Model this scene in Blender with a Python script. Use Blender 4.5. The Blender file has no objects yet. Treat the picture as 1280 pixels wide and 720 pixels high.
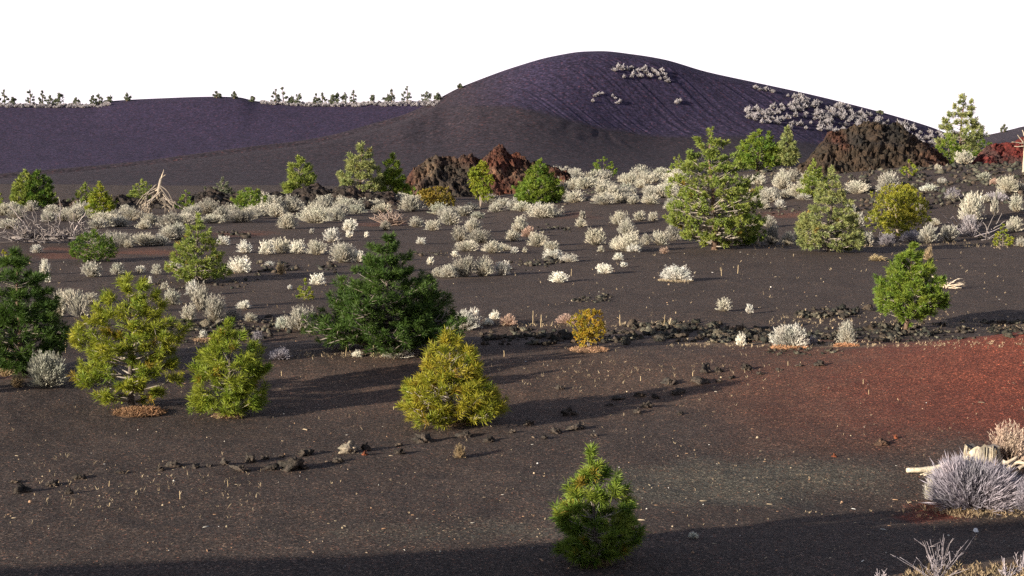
import bpy, bmesh, math, random
import numpy as np
from mathutils import Vector, Matrix
from mathutils.bvhtree import BVHTree

SC = bpy.context.scene
COL = SC.collection
PI = math.pi
# ------------------------------------------------------------------ camera model (the photograph is 1280 x 720)
F = 1778.0            # focal length in photo pixels, a 50 mm lens
EYE = 6.7             # eye height over the cinder plain
ROW0 = 195.0          # row of the true horizon
PITCH = math.atan((360 - ROW0) / F)
EL = math.radians(12.2)                               # low evening sun
SUN = np.array([-0.805 * math.cos(EL), -0.593 * math.cos(EL), math.sin(EL)])   # towards the sun


def ray(u, v):
    x, y, z = (u - 640) / F, 1.0, (360 - v) / F
    c, s = math.cos(PITCH), math.sin(PITCH)
    return Vector((x, y * c + z * s, -y * s + z * c)).normalized()


# ------------------------------------------------------------------ numpy noise
def _h(ix, iy, s):
    n = (ix.astype(np.int64) * 374761393 + iy.astype(np.int64) * 668265263 + s * 974634721) & 0x7FFFFFFF
    n = ((n ^ (n >> 13)) * 1274126177) & 0x7FFFFFFF
    return ((n ^ (n >> 16)) & 0xFFFF) / 65535.0


def vn(x, y, s=0):
    x = np.asarray(x, float); y = np.asarray(y, float)
    ix, iy = np.floor(x), np.floor(y)
    fx, fy = x - ix, y - iy
    fx = fx * fx * (3 - 2 * fx); fy = fy * fy * (3 - 2 * fy)
    a, b = _h(ix, iy, s), _h(ix + 1, iy, s)
    c, d = _h(ix, iy + 1, s), _h(ix + 1, iy + 1, s)
    return (a + (b - a) * fx) * (1 - fy) + (c + (d - c) * fx) * fy - 0.5


def fbm(x, y, s=0, o=4, g=0.5):
    r, a, f = 0, 1.0, 1.0
    for k in range(o):
        r = r + a * vn(x * f + 17.3 * k, y * f - 9.1 * k, s + k)
        a *= g; f *= 2.03
    return r


def sst(a, b, x):
    t = np.clip((x - a) / (b - a), 0, 1)
    return t * t * (3 - 2 * t)


# ------------------------------------------------------------------ mesh helpers
class MB:
    """Collects vertices, faces and one colour per vertex; build() links them as ONE mesh object."""
    def __init__(self):
        self.v, self.c, self.f, self.n = [], [], [], 0

    def add(self, V, Fc, C=(1, 1, 1)):
        V = np.asarray(V, float).reshape(-1, 3)
        C = np.asarray(C, float)
        if C.ndim == 1:
            C = np.tile(C, (len(V), 1))
        Fc = np.asarray(Fc, int)
        self.f.append(Fc + self.n); self.v.append(V); self.c.append(C); self.n += len(V)

    def tube(self, P, R, C=(1, 1, 1), k=6, cap=True):
        P = np.asarray(P, float); R = np.asarray(R, float)
        T = np.gradient(P, axis=0); T /= np.linalg.norm(T, axis=1)[:, None] + 1e-9
        ref = np.array([0.31, 0.22, 0.92]) if abs(T[0, 2]) < 0.8 else np.array([1.0, 0.2, 0.1])
        A = np.cross(T, ref); A /= np.linalg.norm(A, axis=1)[:, None] + 1e-9
        B = np.cross(T, A)
        an = np.arange(k) / k * 2 * PI
        V = P[:, None] + R[:, None, None] * (np.cos(an)[None, :, None] * A[:, None] + np.sin(an)[None, :, None] * B[:, None])
        V = V.reshape(-1, 3)
        i = np.arange(len(P) - 1)[:, None] * k; j = np.arange(k)[None, :]; j2 = (j + 1) % k
        Q = np.stack([i + j, i + j2, i + k + j2, i + k + j], -1).reshape(-1, 4)
        C = np.asarray(C, float)
        if C.ndim == 2 and len(C) == len(P):
            C = np.repeat(C, k, axis=0)
        self.add(V, Q, C)
        if cap:
            b = self.n - k
            self.f.append(np.array([[b + 0, b + q, b + q + 1, b + q + 1] for q in range(1, k - 1)]))
            b = self.n - len(V)
            self.f.append(np.array([[b, b + q + 1, b + q, b + q] for q in range(1, k - 1)]))

    def mesh(self, name, mat, smooth=False):
        V = np.concatenate(self.v); C = np.concatenate(self.c)
        loops, start, tot = [], [], 0
        for Fc in self.f:
            if Fc.shape[1] == 4:
                deg = Fc[:, 2] == Fc[:, 3]
                parts = [Fc[~deg], Fc[deg][:, :3]]
            else:
                parts = [Fc]
            for p in parts:
                if len(p):
                    loops.append(p.ravel()); start.append(tot + np.arange(len(p)) * p.shape[1]); tot += p.size
        L = np.concatenate(loops); S = np.concatenate(start)
        me = bpy.data.meshes.new(name)
        me.vertices.add(len(V)); me.vertices.foreach_set("co", V.ravel().astype(np.float32))
        me.loops.add(len(L)); me.loops.foreach_set("vertex_index", L.astype(np.int32))
        me.polygons.add(len(S)); me.polygons.foreach_set("loop_start", S.astype(np.int32))
        me.update(calc_edges=True)
        me.validate()
        a = me.color_attributes.new("tint", "FLOAT_COLOR", "POINT")
        c4 = np.ones((len(V), 4), np.float32); c4[:, :3] = C
        if len(me.vertices) == len(V):
            a.data.foreach_set("color", c4.ravel())
        if smooth:
            me.polygons.foreach_set("use_smooth", np.ones(len(me.polygons), bool))
        me.materials.append(mat)
        return me

    def build(self, name, mat, parent=None, smooth=False):
        o = bpy.data.objects.new(name, self.mesh(name, mat, smooth)); COL.objects.link(o)
        if parent: o.parent = parent
        return o


def empty(name, loc, rz=0.0, s=None):
    o = bpy.data.objects.new(name, None); COL.objects.link(o)
    o.location = loc; o.rotation_euler = (0, 0, rz); o.empty_display_size = 0.3
    if s: o.scale = s
    return o


def tag(o, label=None, cat=None, group=None, kind=None):
    if label: o["label"] = label
    if cat: o["category"] = cat
    if group: o["group"] = group
    if kind: o["kind"] = kind
    return o


def copy_tree(o, parent=None):
    c = o.copy(); COL.objects.link(c)
    if parent: c.parent = parent
    for ch in list(o.children):
        copy_tree(ch, c)
    return c


# ------------------------------------------------------------------ materials
class NT:
    def __init__(self, name):
        self.m = bpy.data.materials.new(name); self.m.use_nodes = True
        self.t = self.m.node_tree; self.t.nodes.clear()
        self.out = self.t.nodes.new("ShaderNodeOutputMaterial")

    def n(self, kind, **kw):
        nd = self.t.nodes.new(kind)
        for k, v in kw.items():
            if k.startswith("i_"):
                nd.inputs[k[2:].replace("_", " ")].default_value = v
            else:
                setattr(nd, k, v)
        return nd

    def l(self, a, b): self.t.links.new(a, b)

    def noise(self, vec, scale, detail=4, rough=0.55):
        nd = self.n("ShaderNodeTexNoise"); nd.inputs["Scale"].default_value = scale
        nd.inputs["Detail"].default_value = detail; nd.inputs["Roughness"].default_value = rough
        if vec is not None: self.l(vec, nd.inputs["Vector"])
        return nd

    def ramp(self, fac, stops):
        r = self.n("ShaderNodeValToRGB"); e = r.color_ramp.elements
        while len(e) > 1: e.remove(e[-1])
        e[0].position = stops[0][0]; e[0].color = (*stops[0][1], 1)
        for p, c in stops[1:]:
            x = e.new(p); x.color = (*c, 1)
        self.l(fac, r.inputs[0]); return r

    def mix(self, fac, a, b, mode="MIX"):
        m = self.n("ShaderNodeMix", data_type="RGBA", blend_type=mode)
        for s, v in ((m.inputs[0], fac), (m.inputs[6], a), (m.inputs[7], b)):
            if hasattr(v, "node"): self.l(v, s)
            elif isinstance(v, (int, float)): s.default_value = v
            else: s.default_value = (*v, 1)
        return m.outputs[2]

    def math(self, op, a, b=0.0, clamp=False):
        m = self.n("ShaderNodeMath", operation=op); m.use_clamp = clamp
        for s, v in ((m.inputs[0], a), (m.inputs[1], b)):
            if hasattr(v, "node"): self.l(v, s)
            else: s.default_value = v
        return m.outputs[0]


def mat_cinder(name, grain=1.0, bump=1.0, coarse=False, speck=1.0, zones=False):
    """Cinders: the colour of the zone from the mesh, broken up by single grains, with a rough grainy bump."""
    T = NT(name)
    co = T.n("ShaderNodeTexCoord").outputs["Object"]
    at = T.n("ShaderNodeVertexColor", layer_name="tint").outputs["Color"]
    if coarse:
        sc = (1.6, 0.35, 5.0)
    else:
        sc = (34.0, 9.0, 90.0)
    vo = T.n("ShaderNodeTexVoronoi"); vo.inputs["Scale"].default_value = sc[0]; T.l(co, vo.inputs["Vector"])
    sep = T.n("ShaderNodeSeparateColor"); T.l(vo.outputs["Color"], sep.inputs[0])
    n1 = T.noise(co, sc[1], 6, 0.7); n2 = T.noise(co, sc[0] * 0.05, 5, 0.6); n3 = T.noise(co, sc[2], 3, 0.6)
    g = T.ramp(sep.outputs[0], [(0, (0.42,) * 3), (0.5, (0.9,) * 3), (0.86, (1.35,) * 3), (0.95, (2.6 * speck, 2.35 * speck, 2.1 * speck)), (1, (4.6 * speck, 4.1 * speck, 3.5 * speck))])
    k = 0.35 if coarse else 1.0
    g2 = T.ramp(n1.outputs[0], [(0.3, (1 - 0.4 * k,) * 3), (0.5, (1.0,) * 3), (0.7, (1 + 0.45 * k,) * 3)])
    g3 = T.ramp(n2.outputs[0], [(0.3, (1 - 0.18 * k, 1 - 0.16 * k, 1 - 0.12 * k)), (0.5, (1,) * 3), (0.68, (1 + 0.2 * k, 1 + 0.14 * k, 1 + 0.08 * k))])
    if zones:      # red cinders, olive ash and pale grit mix with the dark cinders grain by grain
        zs = T.n("ShaderNodeSeparateColor"); T.l(T.n("ShaderNodeVertexColor", layer_name="zone").outputs["Color"], zs.inputs[0])
        cl = T.noise(co, 1.7, 6, 0.7)
        for i, (k, col) in enumerate(((0, (0.112, 0.035, 0.0225)), (1, (0.070, 0.064, 0.050)), (2, (0.17, 0.125, 0.082)))):
            th = T.math("ADD", T.math("MULTIPLY", sep.outputs[(i + 1) % 3], 0.55), T.math("MULTIPLY", T.math("SUBTRACT", cl.outputs[0], 0.27), 1.0))
            fz = T.math("MULTIPLY", T.math("ADD", T.math("SUBTRACT", T.math("MULTIPLY", zs.outputs[k], 1.25), th), 0.12 if k == 0 else 0.0), 1.7 if k == 0 else 3.0, True)
            if k == 0: fz = T.math("MULTIPLY", fz, T.math("MULTIPLY", zs.outputs[k], 4.0, True))
            fz = T.math("ADD", fz, 0.0, True)
            at = T.mix(fz, at, col)
    c = T.mix(1.0, at, g.outputs[0], "MULTIPLY")
    c = T.mix(1.0, c, g2.outputs[0], "MULTIPLY")
    c = T.mix(1.0, c, g3.outputs[0], "MULTIPLY")
    # single rusty grains
    rs = T.ramp(sep.outputs[1], [(0.0, (0, 0, 0)), (0.88, (0, 0, 0)), (0.93, (0.5,) * 3)])
    c = T.mix(rs.outputs[0], c, T.mix(1.0, c, (1.9, 0.95, 0.7), "MULTIPLY"))
    b = T.n("ShaderNodeBsdfPrincipled"); b.inputs["Roughness"].default_value = 0.95
    b.inputs["Specular IOR Level"].default_value = 0.12
    T.l(c, b.inputs["Base Color"])
    h = T.math("ADD", T.math("MULTIPLY", sep.outputs[2], 0.55), T.math("MULTIPLY", n1.outputs[0], 1.2))
    h = T.math("ADD", h, T.math("MULTIPLY", n3.outputs[0], 0.25))
    bp = T.n("ShaderNodeBump"); bp.inputs["Strength"].default_value = 0.75 * bump
    bp.inputs["Distance"].default_value = (0.9 if coarse else 0.035) * grain
    T.l(h, bp.inputs["Height"]); T.l(bp.outputs[0], b.inputs["Normal"])
    T.l(b.outputs[0], T.out.inputs[0])
    return T.m


def mat_leaf(name, trans=0.3, rough=0.6, vary=0.0):
    T = NT(name)
    at = T.n("ShaderNodeVertexColor", layer_name="tint").outputs["Color"]
    co = T.n("ShaderNodeTexCoord").outputs["Object"]
    nz = T.noise(co, 3.0, 3)
    v = T.ramp(nz.outputs[0], [(0.3, (0.8, 0.84, 0.8)), (0.5, (1, 1, 1)), (0.7, (1.2, 1.13, 1.05))])
    c = T.mix(1.0, at, v.outputs[0], "MULTIPLY")
    if vary:
        oi = T.n("ShaderNodeObjectInfo")
        rv = T.ramp(oi.outputs["Random"], [(0.0, (0.62, 0.60, 0.58)), (0.35, (0.9, 0.9, 0.9)), (0.6, (1.0, 0.97, 0.90)), (0.8, (1.12, 1.10, 1.06)), (1.0, (0.80, 0.84, 0.78))])
        c = T.mix(1.0, c, rv.outputs[0], "MULTIPLY")
    b = T.n("ShaderNodeBsdfPrincipled"); b.inputs["Roughness"].default_value = rough
    b.inputs["Specular IOR Level"].default_value = 0.25
    T.l(c, b.inputs["Base Color"])
    tr = T.n("ShaderNodeBsdfTranslucent"); T.l(c, tr.inputs[0])
    mx = T.n("ShaderNodeMixShader"); mx.inputs[0].default_value = trans
    T.l(b.outputs[0], mx.inputs[1]); T.l(tr.outputs[0], mx.inputs[2]); T.l(mx.outputs[0], T.out.inputs[0])
    return T.m


def mat_wood(name, scale=14.0):
    T = NT(name)
    at = T.n("ShaderNodeVertexColor", layer_name="tint").outputs["Color"]
    co = T.n("ShaderNodeTexCoord").outputs["Object"]
    nz = T.noise(co, scale, 6, 0.65); nb = T.noise(co, scale * 0.2, 3)
    v = T.ramp(nz.outputs[0], [(0.28, (0.4, 0.38, 0.36)), (0.5, (1, 1, 1)), (0.75, (1.35, 1.3, 1.2))])
    w = T.ramp(nb.outputs[0], [(0.3, (0.8, 0.82, 0.88)), (0.7, (1.15, 1.08, 1.0))])
    c = T.mix(1.0, at, v.outputs[0], "MULTIPLY"); c = T.mix(1.0, c, w.outputs[0], "MULTIPLY")
    b = T.n("ShaderNodeBsdfPrincipled"); b.inputs["Roughness"].default_value = 0.85
    b.inputs["Specular IOR Level"].default_value = 0.2
    T.l(c, b.inputs["Base Color"])
    bp = T.n("ShaderNodeBump"); bp.inputs["Strength"].default_value = 0.8; bp.inputs["Distance"].default_value = 0.03
    T.l(nz.outputs[0], bp.inputs["Height"]); T.l(bp.outputs[0], b.inputs["Normal"])
    T.l(b.outputs[0], T.out.inputs[0])
    return T.m


def mat_rock(name, scale=1.0):
    T = NT(name)
    at = T.n("ShaderNodeVertexColor", layer_name="tint").outputs["Color"]
    co = T.n("ShaderNodeTexCoord").outputs["Object"]
    n1 = T.noise(co, 2.2 * scale, 8, 0.72); n2 = T.noise(co, 0.5 * scale, 4)
    vo = T.n("ShaderNodeTexVoronoi"); vo.inputs["Scale"].default_value = 3.2 * scale; T.l(co, vo.inputs["Vector"])
    v = T.ramp(n1.outputs[0], [(0.3, (0.35, 0.33, 0.32)), (0.5, (1, 1, 1)), (0.68, (1.9, 1.75, 1.55))])
    w = T.ramp(n2.outputs[0], [(0.32, (0.7, 0.75, 0.72)), (0.68, (1.35, 1.15, 1.0))])
    c = T.mix(1.0, at, v.outputs[0], "MULTIPLY"); c = T.mix(1.0, c, w.outputs[0], "MULTIPLY")
    b = T.n("ShaderNodeBsdfPrincipled"); b.inputs["Roughness"].default_value = 0.95
    b.inputs["Specular IOR Level"].default_value = 0.15
    T.l(c, b.inputs["Base Color"])
    h = T.math("ADD", n1.outputs[0], T.math("MULTIPLY", vo.outputs["Distance"], 0.5))
    bp = T.n("ShaderNodeBump"); bp.inputs["Strength"].default_value = 1.0; bp.inputs["Distance"].default_value = 0.35 / scale
    T.l(h, bp.inputs["Height"]); T.l(bp.outputs[0], b.inputs["Normal"])
    T.l(b.outputs[0], T.out.inputs[0])
    return T.m


M_GROUND = mat_cinder("cinder_ground", speck=0.9, zones=True)
M_HILL = mat_cinder("cinder_hill", coarse=True, bump=0.22, speck=0.55)
M_LEAF = mat_leaf("pine_needles", 0.36)
M_SAGE = mat_leaf("sage_twigs", 0.2, 0.9, 1.0)
M_WOOD = mat_wood("bleached_wood")
M_BARK = mat_wood("pine_bark", 9.0)
M_LAVA = mat_rock("lava_rock", 1.0)
M_STONE = mat_rock("lava_stone", 6.0)
M_STRAW = mat_leaf("dry_straw", 0.15, 0.85)

# ------------------------------------------------------------------ sky, sun, camera
w = bpy.data.worlds.new("World"); SC.world = w; w.use_nodes = True
nt = w.node_tree; nt.nodes.clear()
out = nt.nodes.new("ShaderNodeOutputWorld"); bg = nt.nodes.new("ShaderNodeBackground")
sky = nt.nodes.new("ShaderNodeTexSky"); sky.sky_type = 'NISHITA'; sky.sun_disc = False
sky.sun_elevation = EL; sky.sun_rotation = math.atan2(SUN[0], SUN[1])
sky.air_density = 1.0; sky.dust_density = 1.0; sky.ozone_density = 3.0
# a bright veil of thin cloud low in the sky; the open blue sky overhead
geo = nt.nodes.new("ShaderNodeTexCoord"); sx = nt.nodes.new("ShaderNodeSeparateXYZ")
nt.links.new(geo.outputs["Generated"], sx.inputs[0])
mr = nt.nodes.new("ShaderNodeMapRange"); mr.inputs["From Min"].default_value = 0.14; mr.inputs["From Max"].default_value = 0.45
mr.inputs["To Min"].default_value = 1.0; mr.inputs["To Max"].default_value = 0.14; mr.clamp = True
nt.links.new(sx.outputs["Z"], mr.inputs["Value"])
mxs = nt.nodes.new("ShaderNodeMix"); mxs.data_type = 'RGBA'
nt.links.new(mr.outputs[0], mxs.inputs[0]); nt.links.new(sky.outputs[0], mxs.inputs[6])
mxs.inputs[7].default_value = (7.4, 6.7, 7.2, 1)
bg.inputs["Strength"].default_value = 0.066
nt.links.new(mxs.outputs[2], bg.inputs[0]); nt.links.new(bg.outputs[0], out.inputs[0])

sl = bpy.data.lights.new("sun", 'SUN'); sl.energy = 5.0; sl.angle = math.radians(0.5); sl.color = (1.0, 0.9, 0.76)
so = bpy.data.objects.new("sun", sl); COL.objects.link(so)
so.rotation_euler = Vector(-SUN).to_track_quat('-Z', 'Y').to_euler()

cam = bpy.data.cameras.new("camera"); cam.lens = 36 * F / 1280; cam.sensor_width = 36; cam.clip_start = 0.3; cam.clip_end = 9000
co_ = bpy.data.objects.new("camera", cam); COL.objects.link(co_)
co_.location = (0, 0, EYE); co_.rotation_euler = (PI / 2 - PITCH, 0, 0); SC.camera = co_
SC.view_settings.view_transform = 'Standard'; SC.view_settings.look = 'None'
SC.view_settings.exposure = 1.48; SC.view_settings.gamma = 1.0; SC.view_settings.use_curve_mapping = False
SC.cycles.max_bounces = 5; SC.cycles.diffuse_bounces = 3; SC.cycles.transmission_bounces = 3
SC.cycles.caustics_reflective = False; SC.cycles.caustics_refractive = False
SC.cycles.use_denoising = False
# ------------------------------------------------------------------ the ground
def ucol(x, y):
    return 640 + F * x / np.maximum(y, 0.5)


def ground_z(x, y):
    x = np.asarray(x, float); y = np.asarray(y, float)
    u = np.where(y > 1, ucol(x, np.maximum(y, 1)), 640 + 4000 * np.sign(x))
    z = np.zeros_like(x + y)
    # the cinder bank the photographer stands on, running on to the left where it throws its shade over the near ground
    edge = np.interp(x, [-60, -30, -15, -9, -4, 0, 6, 14, 40], SPUR_E)
    top = np.interp(x, [-60, -40, -27, -18, -13, -9, -4, 0, 8, 20, 60], SPUR_H)
    run = np.interp(x, [-60, -20, -12, -4, 0, 60], [16, 14, 13, 17, 19, 22])
    t = np.clip((y - edge) / run, 0, 1)
    z = z + top * (1 - t * t * (3 - 2 * t)) * 1.0
    # low rise that ends the near ground, and the dip behind it
    dc = np.interp(u, [-200, 0, 100, 250, 400, 640, 800, 1000, 1400], [36, 38.5, 42, 45.5, 47, 48, 48.5, 49, 49])
    k = np.interp(u, [-200, 500, 700, 900, 1100], [1.0, 1.0, 0.8, 0.35, 0.2])
    z = z + k * 0.38 * np.exp(-((y - dc) / 5.0) ** 2) - k * 0.55 * np.exp(-((y - dc - 7.5) / 3.2) ** 2)
    # a hummock close by on the right
    z = z + 2.72 * np.exp(-(((x - 6.5) / 7.0) ** 2 + ((y - 14.2) / 2.2) ** 2)) * sst(-1.5, 3.0, x)
    # shallow trough in front of the red mound
    z = z - 0.5 * np.exp(-(((x - 9.0) / 5.0) ** 2 + ((y - 28.3) / 3.6) ** 2))
    # red mound on the right
    z = z + 1.3 * np.exp(-(((x - 19.0) / 7.5) ** 2 + ((y - 43.5) / 4.6) ** 2))
    # the land lifts towards the lava on the right
    R = np.interp(u, [-500, 600, 740, 900, 1020, 1120, 1300, 1800], [0, 0, 2.0, 2.2, 4.0, 5.2, 5.8, 6.0])
    z = z + R * sst(110, 195, y)
    # slow swells and small lumps
    far = sst(18, 40, y) + (y < 0)
    z = z + 0.10 * fbm(x / 9, y / 9, 3, 3) * far + 0.45 * fbm(x / 45 + 5, y / 45, 8, 3) * sst(60, 110, y)
    z = z + 0.058 * fbm(x / 1.3, y / 1.3, 11, 3)
    return z


# crest of the bank: (at x) how far forward it reaches and how high it stands
SPUR_E = [-2, 6.5, 7.6, 7, 2.5, -4, -5, -4, -2]
SPUR_H = [5, 5.4, 5.25, 5.6, 6.7, 5.2, 4.6, 5.05, 5.0, 5.0, 5.0]


def C(*a):
    return np.array(a, float)


def ground_tint(x, y):
    u = np.where(y > 1, ucol(x, np.maximum(y, 1)), 640); z = ground_z(x, y)
    v = ROW0 + F * (EYE - z) / np.maximum(y, 1.0)
    n = fbm(x / 6, y / 6, 31, 4); n2 = fbm(x / 2.2, y / 2.2, 37, 4)
    c = np.ones(x.shape + (3,)) * C(0.0455, 0.0352, 0.0298)
    zone = np.zeros(x.shape + (3,))

    def lay(c, m, col):
        m = np.clip(m, 0, 1)[..., None]
        return c * (1 - m) + C(*col) * m
    # browner, warmer cinders in the middle of the near ground
    c = lay(c, sst(0, 1, 1.1 * np.exp(-(((u - 620) / 330) ** 2 + ((v - 480) / 45) ** 2)) * (1 + n * 0.8)), (0.066, 0.045, 0.033))
    # olive grey fine ash at the lower right
    ash = 0.95 * np.exp(-(((u - 920) / 240) ** 2 + ((v - 610) / 38) ** 2)) + 0.6 * np.exp(-(((u - 560) / 260) ** 2 + ((v - 672) / 20) ** 2))
    zone[..., 1] = np.clip(0.85 * ash * (1 + n2 * 0.7), 0, 1)
    c = lay(c, 0.9 * sst(860, 1020, u + n * 60) * sst(600, 520, v + n2 * 24) * (y < 51) * (y > 30), (0.080, 0.042, 0.029))
    # red cinders
    yl = np.interp(u, [900, 1000, 1100, 1200, 1280], [42.5, 44.8, 47.0, 49.3, 51.0])
    m = (0.30 * sst(860, 1010, u + n * 70) + 0.34 * sst(990, 1140, u + n * 70) + 0.36 * sst(1140, 1290, u + n * 50)) * sst(605, 505, v + n2 * 24) * (1 - sst(yl - 0.8, yl + 0.6, y + 0.8 * n2)) * (y > 30)
    m2 = 0.8 * np.exp(-(((x - 8.6) / 0.75) ** 2 + ((y - 28.4) / 0.8) ** 2)) + 0.6 * np.exp(-(((x - 7.9) / 0.4) ** 2 + ((y - 27.6) / 0.4) ** 2))
    zone[..., 0] = np.clip(np.maximum(m, m2 * (1 + 1.2 * n2)), 0, 1)
    # rusty patches among the scrub on the left
    for (pu, pv, su, sv, a) in ((95, 318, 70, 10, 1.1), (190, 316, 60, 7, 1.0), (300, 292, 50, 5, 0.9), (470, 280, 60, 4, 0.7), (985, 268, 40, 6, 0.9),
                                (720, 270, 40, 7, 0.6), (200, 465, 120, 14, 0.35), (10, 465, 26, 12, 1.1)):
        m = a * np.exp(-(((u - pu) / su) ** 2 + ((v - pv) / sv) ** 2))
        c = lay(c, sst(0.25, 0.9, m * (1 + n2 * 1.1)), (0.082, 0.040, 0.027))
    # pale grit and withered grass fringing the rubble strips
    for (pu, pv, su, sv, a) in ((1000, 432, 150, 4, 1.0), (880, 430, 60, 3, 0.9), (1120, 404, 60, 3, 0.8), (1030, 397, 60, 3, 0.7), (1230, 405, 50, 3, 0.7),
                                (690, 406, 80, 3, 0.8), (430, 442, 120, 2.5, 0.6), (1000, 308, 40, 3, 1.0), (1110, 305, 90, 2.5, 0.9), (1240, 304, 40, 2.5, 0.9),
                                (1210, 642, 45, 5, 0.9), (880, 592, 70, 2, 0.5), (1265, 716, 70, 8, 0.7), (250, 424, 15, 3, 0.9), (975, 308, 20, 3, 0.9), (585, 348, 60, 2, 0.8)):
        m = a * np.exp(-(((u - pu) / su) ** 2 + ((v - pv) / sv) ** 2))
        zone[..., 2] = np.maximum(zone[..., 2], np.clip(0.85 * m * (1 + n2 * 1.6), 0, 1))
    return c * (1 + 0.22 * n2[..., None]), zone


def polar_ground():
    us = np.concatenate([np.arange(-420, -60, 12), np.arange(-60, 1342, 3.0), np.arange(1342, 1720, 12)])
    th = np.arctan((us - 640) / F)
    back = np.linspace(th[-1], th[0] + 2 * PI, 70)[1:-1]
    th = np.concatenate([th, back])
    r = [0.8]
    while r[-1] < 4200:
        q = r[-1]
        r.append(q * (1.05 if q < 17 else 1.007 if q < 60 else 1.0105 if q < 270 else 1.09))
    r = np.array(r)
    Rr, Th = np.meshgrid(r, th, indexing="ij")
    x = Rr * np.sin(Th); y = Rr * np.cos(Th)
    z = ground_z(x, y)
    nr, ntt = x.shape
    i = np.arange(nr - 1)[:, None] * ntt; j = np.arange(ntt)[None, :]; j2 = (j + 1) % ntt
    Q = np.stack([i + j, i + ntt + j, i + ntt + j2, i + j2], -1).reshape(-1, 4)[:, ::-1]
    V = np.stack([x, y, z], -1).reshape(-1, 3)
    tint, zone = ground_tint(x, y)
    mb = MB(); mb.add(V, Q, tint.reshape(-1, 3))
    cz = float(ground_z(np.array([0.0]), np.array([0.0]))[0])
    n0 = mb.n
    mb.add([[0, 0, cz]], np.zeros((0, 4), int), (0.05, 0.042, 0.038))
    jj = np.arange(ntt)
    mb.f.append(np.stack([np.full(ntt, n0), (jj + 1) % ntt, jj, jj], -1))
    return mb, V, Q, zone.reshape(-1, 3)


mb, GV, GQ, GZ = polar_ground()
ground = tag(mb.build("ground", M_GROUND, smooth=True), kind="structure")
zat = ground.data.color_attributes.new("zone", "FLOAT_COLOR", "POINT")
z4 = np.zeros((len(ground.data.vertices), 4), np.float32); z4[:len(GZ), :3] = GZ
zat.data.foreach_set("color", z4.ravel())
print("ground verts", len(GV))

# ------------------------------------------------------------------ hills: lofted from real crest lines
SURF = [(GV, GQ)]


def spline(xs, ys, x):
    """monotone cubic through the control points"""
    xs = np.asarray(xs, float); ys = np.asarray(ys, float)
    h = np.diff(xs); d = np.diff(ys) / h
    m = np.zeros(len(xs)); m[1:-1] = np.where(d[:-1] * d[1:] > 0, 2 * d[:-1] * d[1:] / (d[:-1] + d[1:] + 1e-12), 0); m[0] = d[0]; m[-1] = d[-1]
    x = np.clip(x, xs[0], xs[-1]); k = np.clip(np.searchsorted(xs, x) - 1, 0, len(h) - 1)
    t = (x - xs[k]) / h[k]
    return (ys[k] * (1 + 2 * t) * (1 - t) ** 2 + h[k] * m[k] * t * (1 - t) ** 2 + ys[k + 1] * t * t * (3 - 2 * t) + h[k] * m[k + 1] * t * t * (t - 1))


def zrow(v, d):
    return EYE + (ROW0 - v) / F * d


def loft(name, us, knots, ns, mat, tint, disp=None, smooth=True, kind="structure"):
    """knots: list of (distance array, height array) per column from the front foot over the crest to the back foot; ns: steps per span."""
    D = np.stack([k[0] * np.ones(len(us)) for k in knots]); Z = np.stack([k[1] * np.ones(len(us)) for k in knots])
    tt = np.concatenate([[0]] + [i + np.arange(1, n + 1) / n for i, n in enumerate(ns)])
    nk = len(knots); kk = np.clip(tt.astype(int), 0, nk - 2); f = (tt - kk)[:, None]
    # catmull-rom with limited tangents keeps the apron concave and the crest round
    def cr(A):
        d = np.diff(A, axis=0); m = np.zeros_like(A)
        m[1:-1] = np.where(d[:-1] * d[1:] > 0, 2 * d[:-1] * d[1:] / (d[:-1] + d[1:] + 1e-9), 0); m[0] = d[0]; m[-1] = d[-1]
        a, b, ma, mb_ = A[kk], A[kk + 1], m[kk], m[kk + 1]
        return a * (1 + 2 * f) * (1 - f) ** 2 + ma * f * (1 - f) ** 2 + b * f * f * (3 - 2 * f) + mb_ * f * f * (f - 1)
    d, z = cr(D), cr(Z)
    U = np.tile(us, (len(tt), 1)); X = d * (U - 640) / F; T_ = np.tile(tt[:, None], (1, len(us)))
    if disp is not None:
        dx, dy, dz = disp(U, T_, X, d, z); X, d, z = X + dx, d + dy, z + dz
    V = np.stack([X, d, z], -1).reshape(-1, 3); n, m = X.shape
    i = np.arange(n - 1)[:, None] * m; j = np.arange(m - 1)[None, :]
    Q = np.stack([i + j, i + j + 1, i + m + j + 1, i + m + j], -1).reshape(-1, 4)
    b = MB(); b.add(V, Q, tint(U, T_, X, d, z).reshape(-1, 3))
    o = b.build(name, mat, smooth=smooth)
    if kind: o["kind"] = kind
    SURF.append((V, Q)); return o


PURPLE = C(0.0260, 0.0190, 0.0400)
BROWNISH = C(0.0245, 0.0188, 0.0240)

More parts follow.
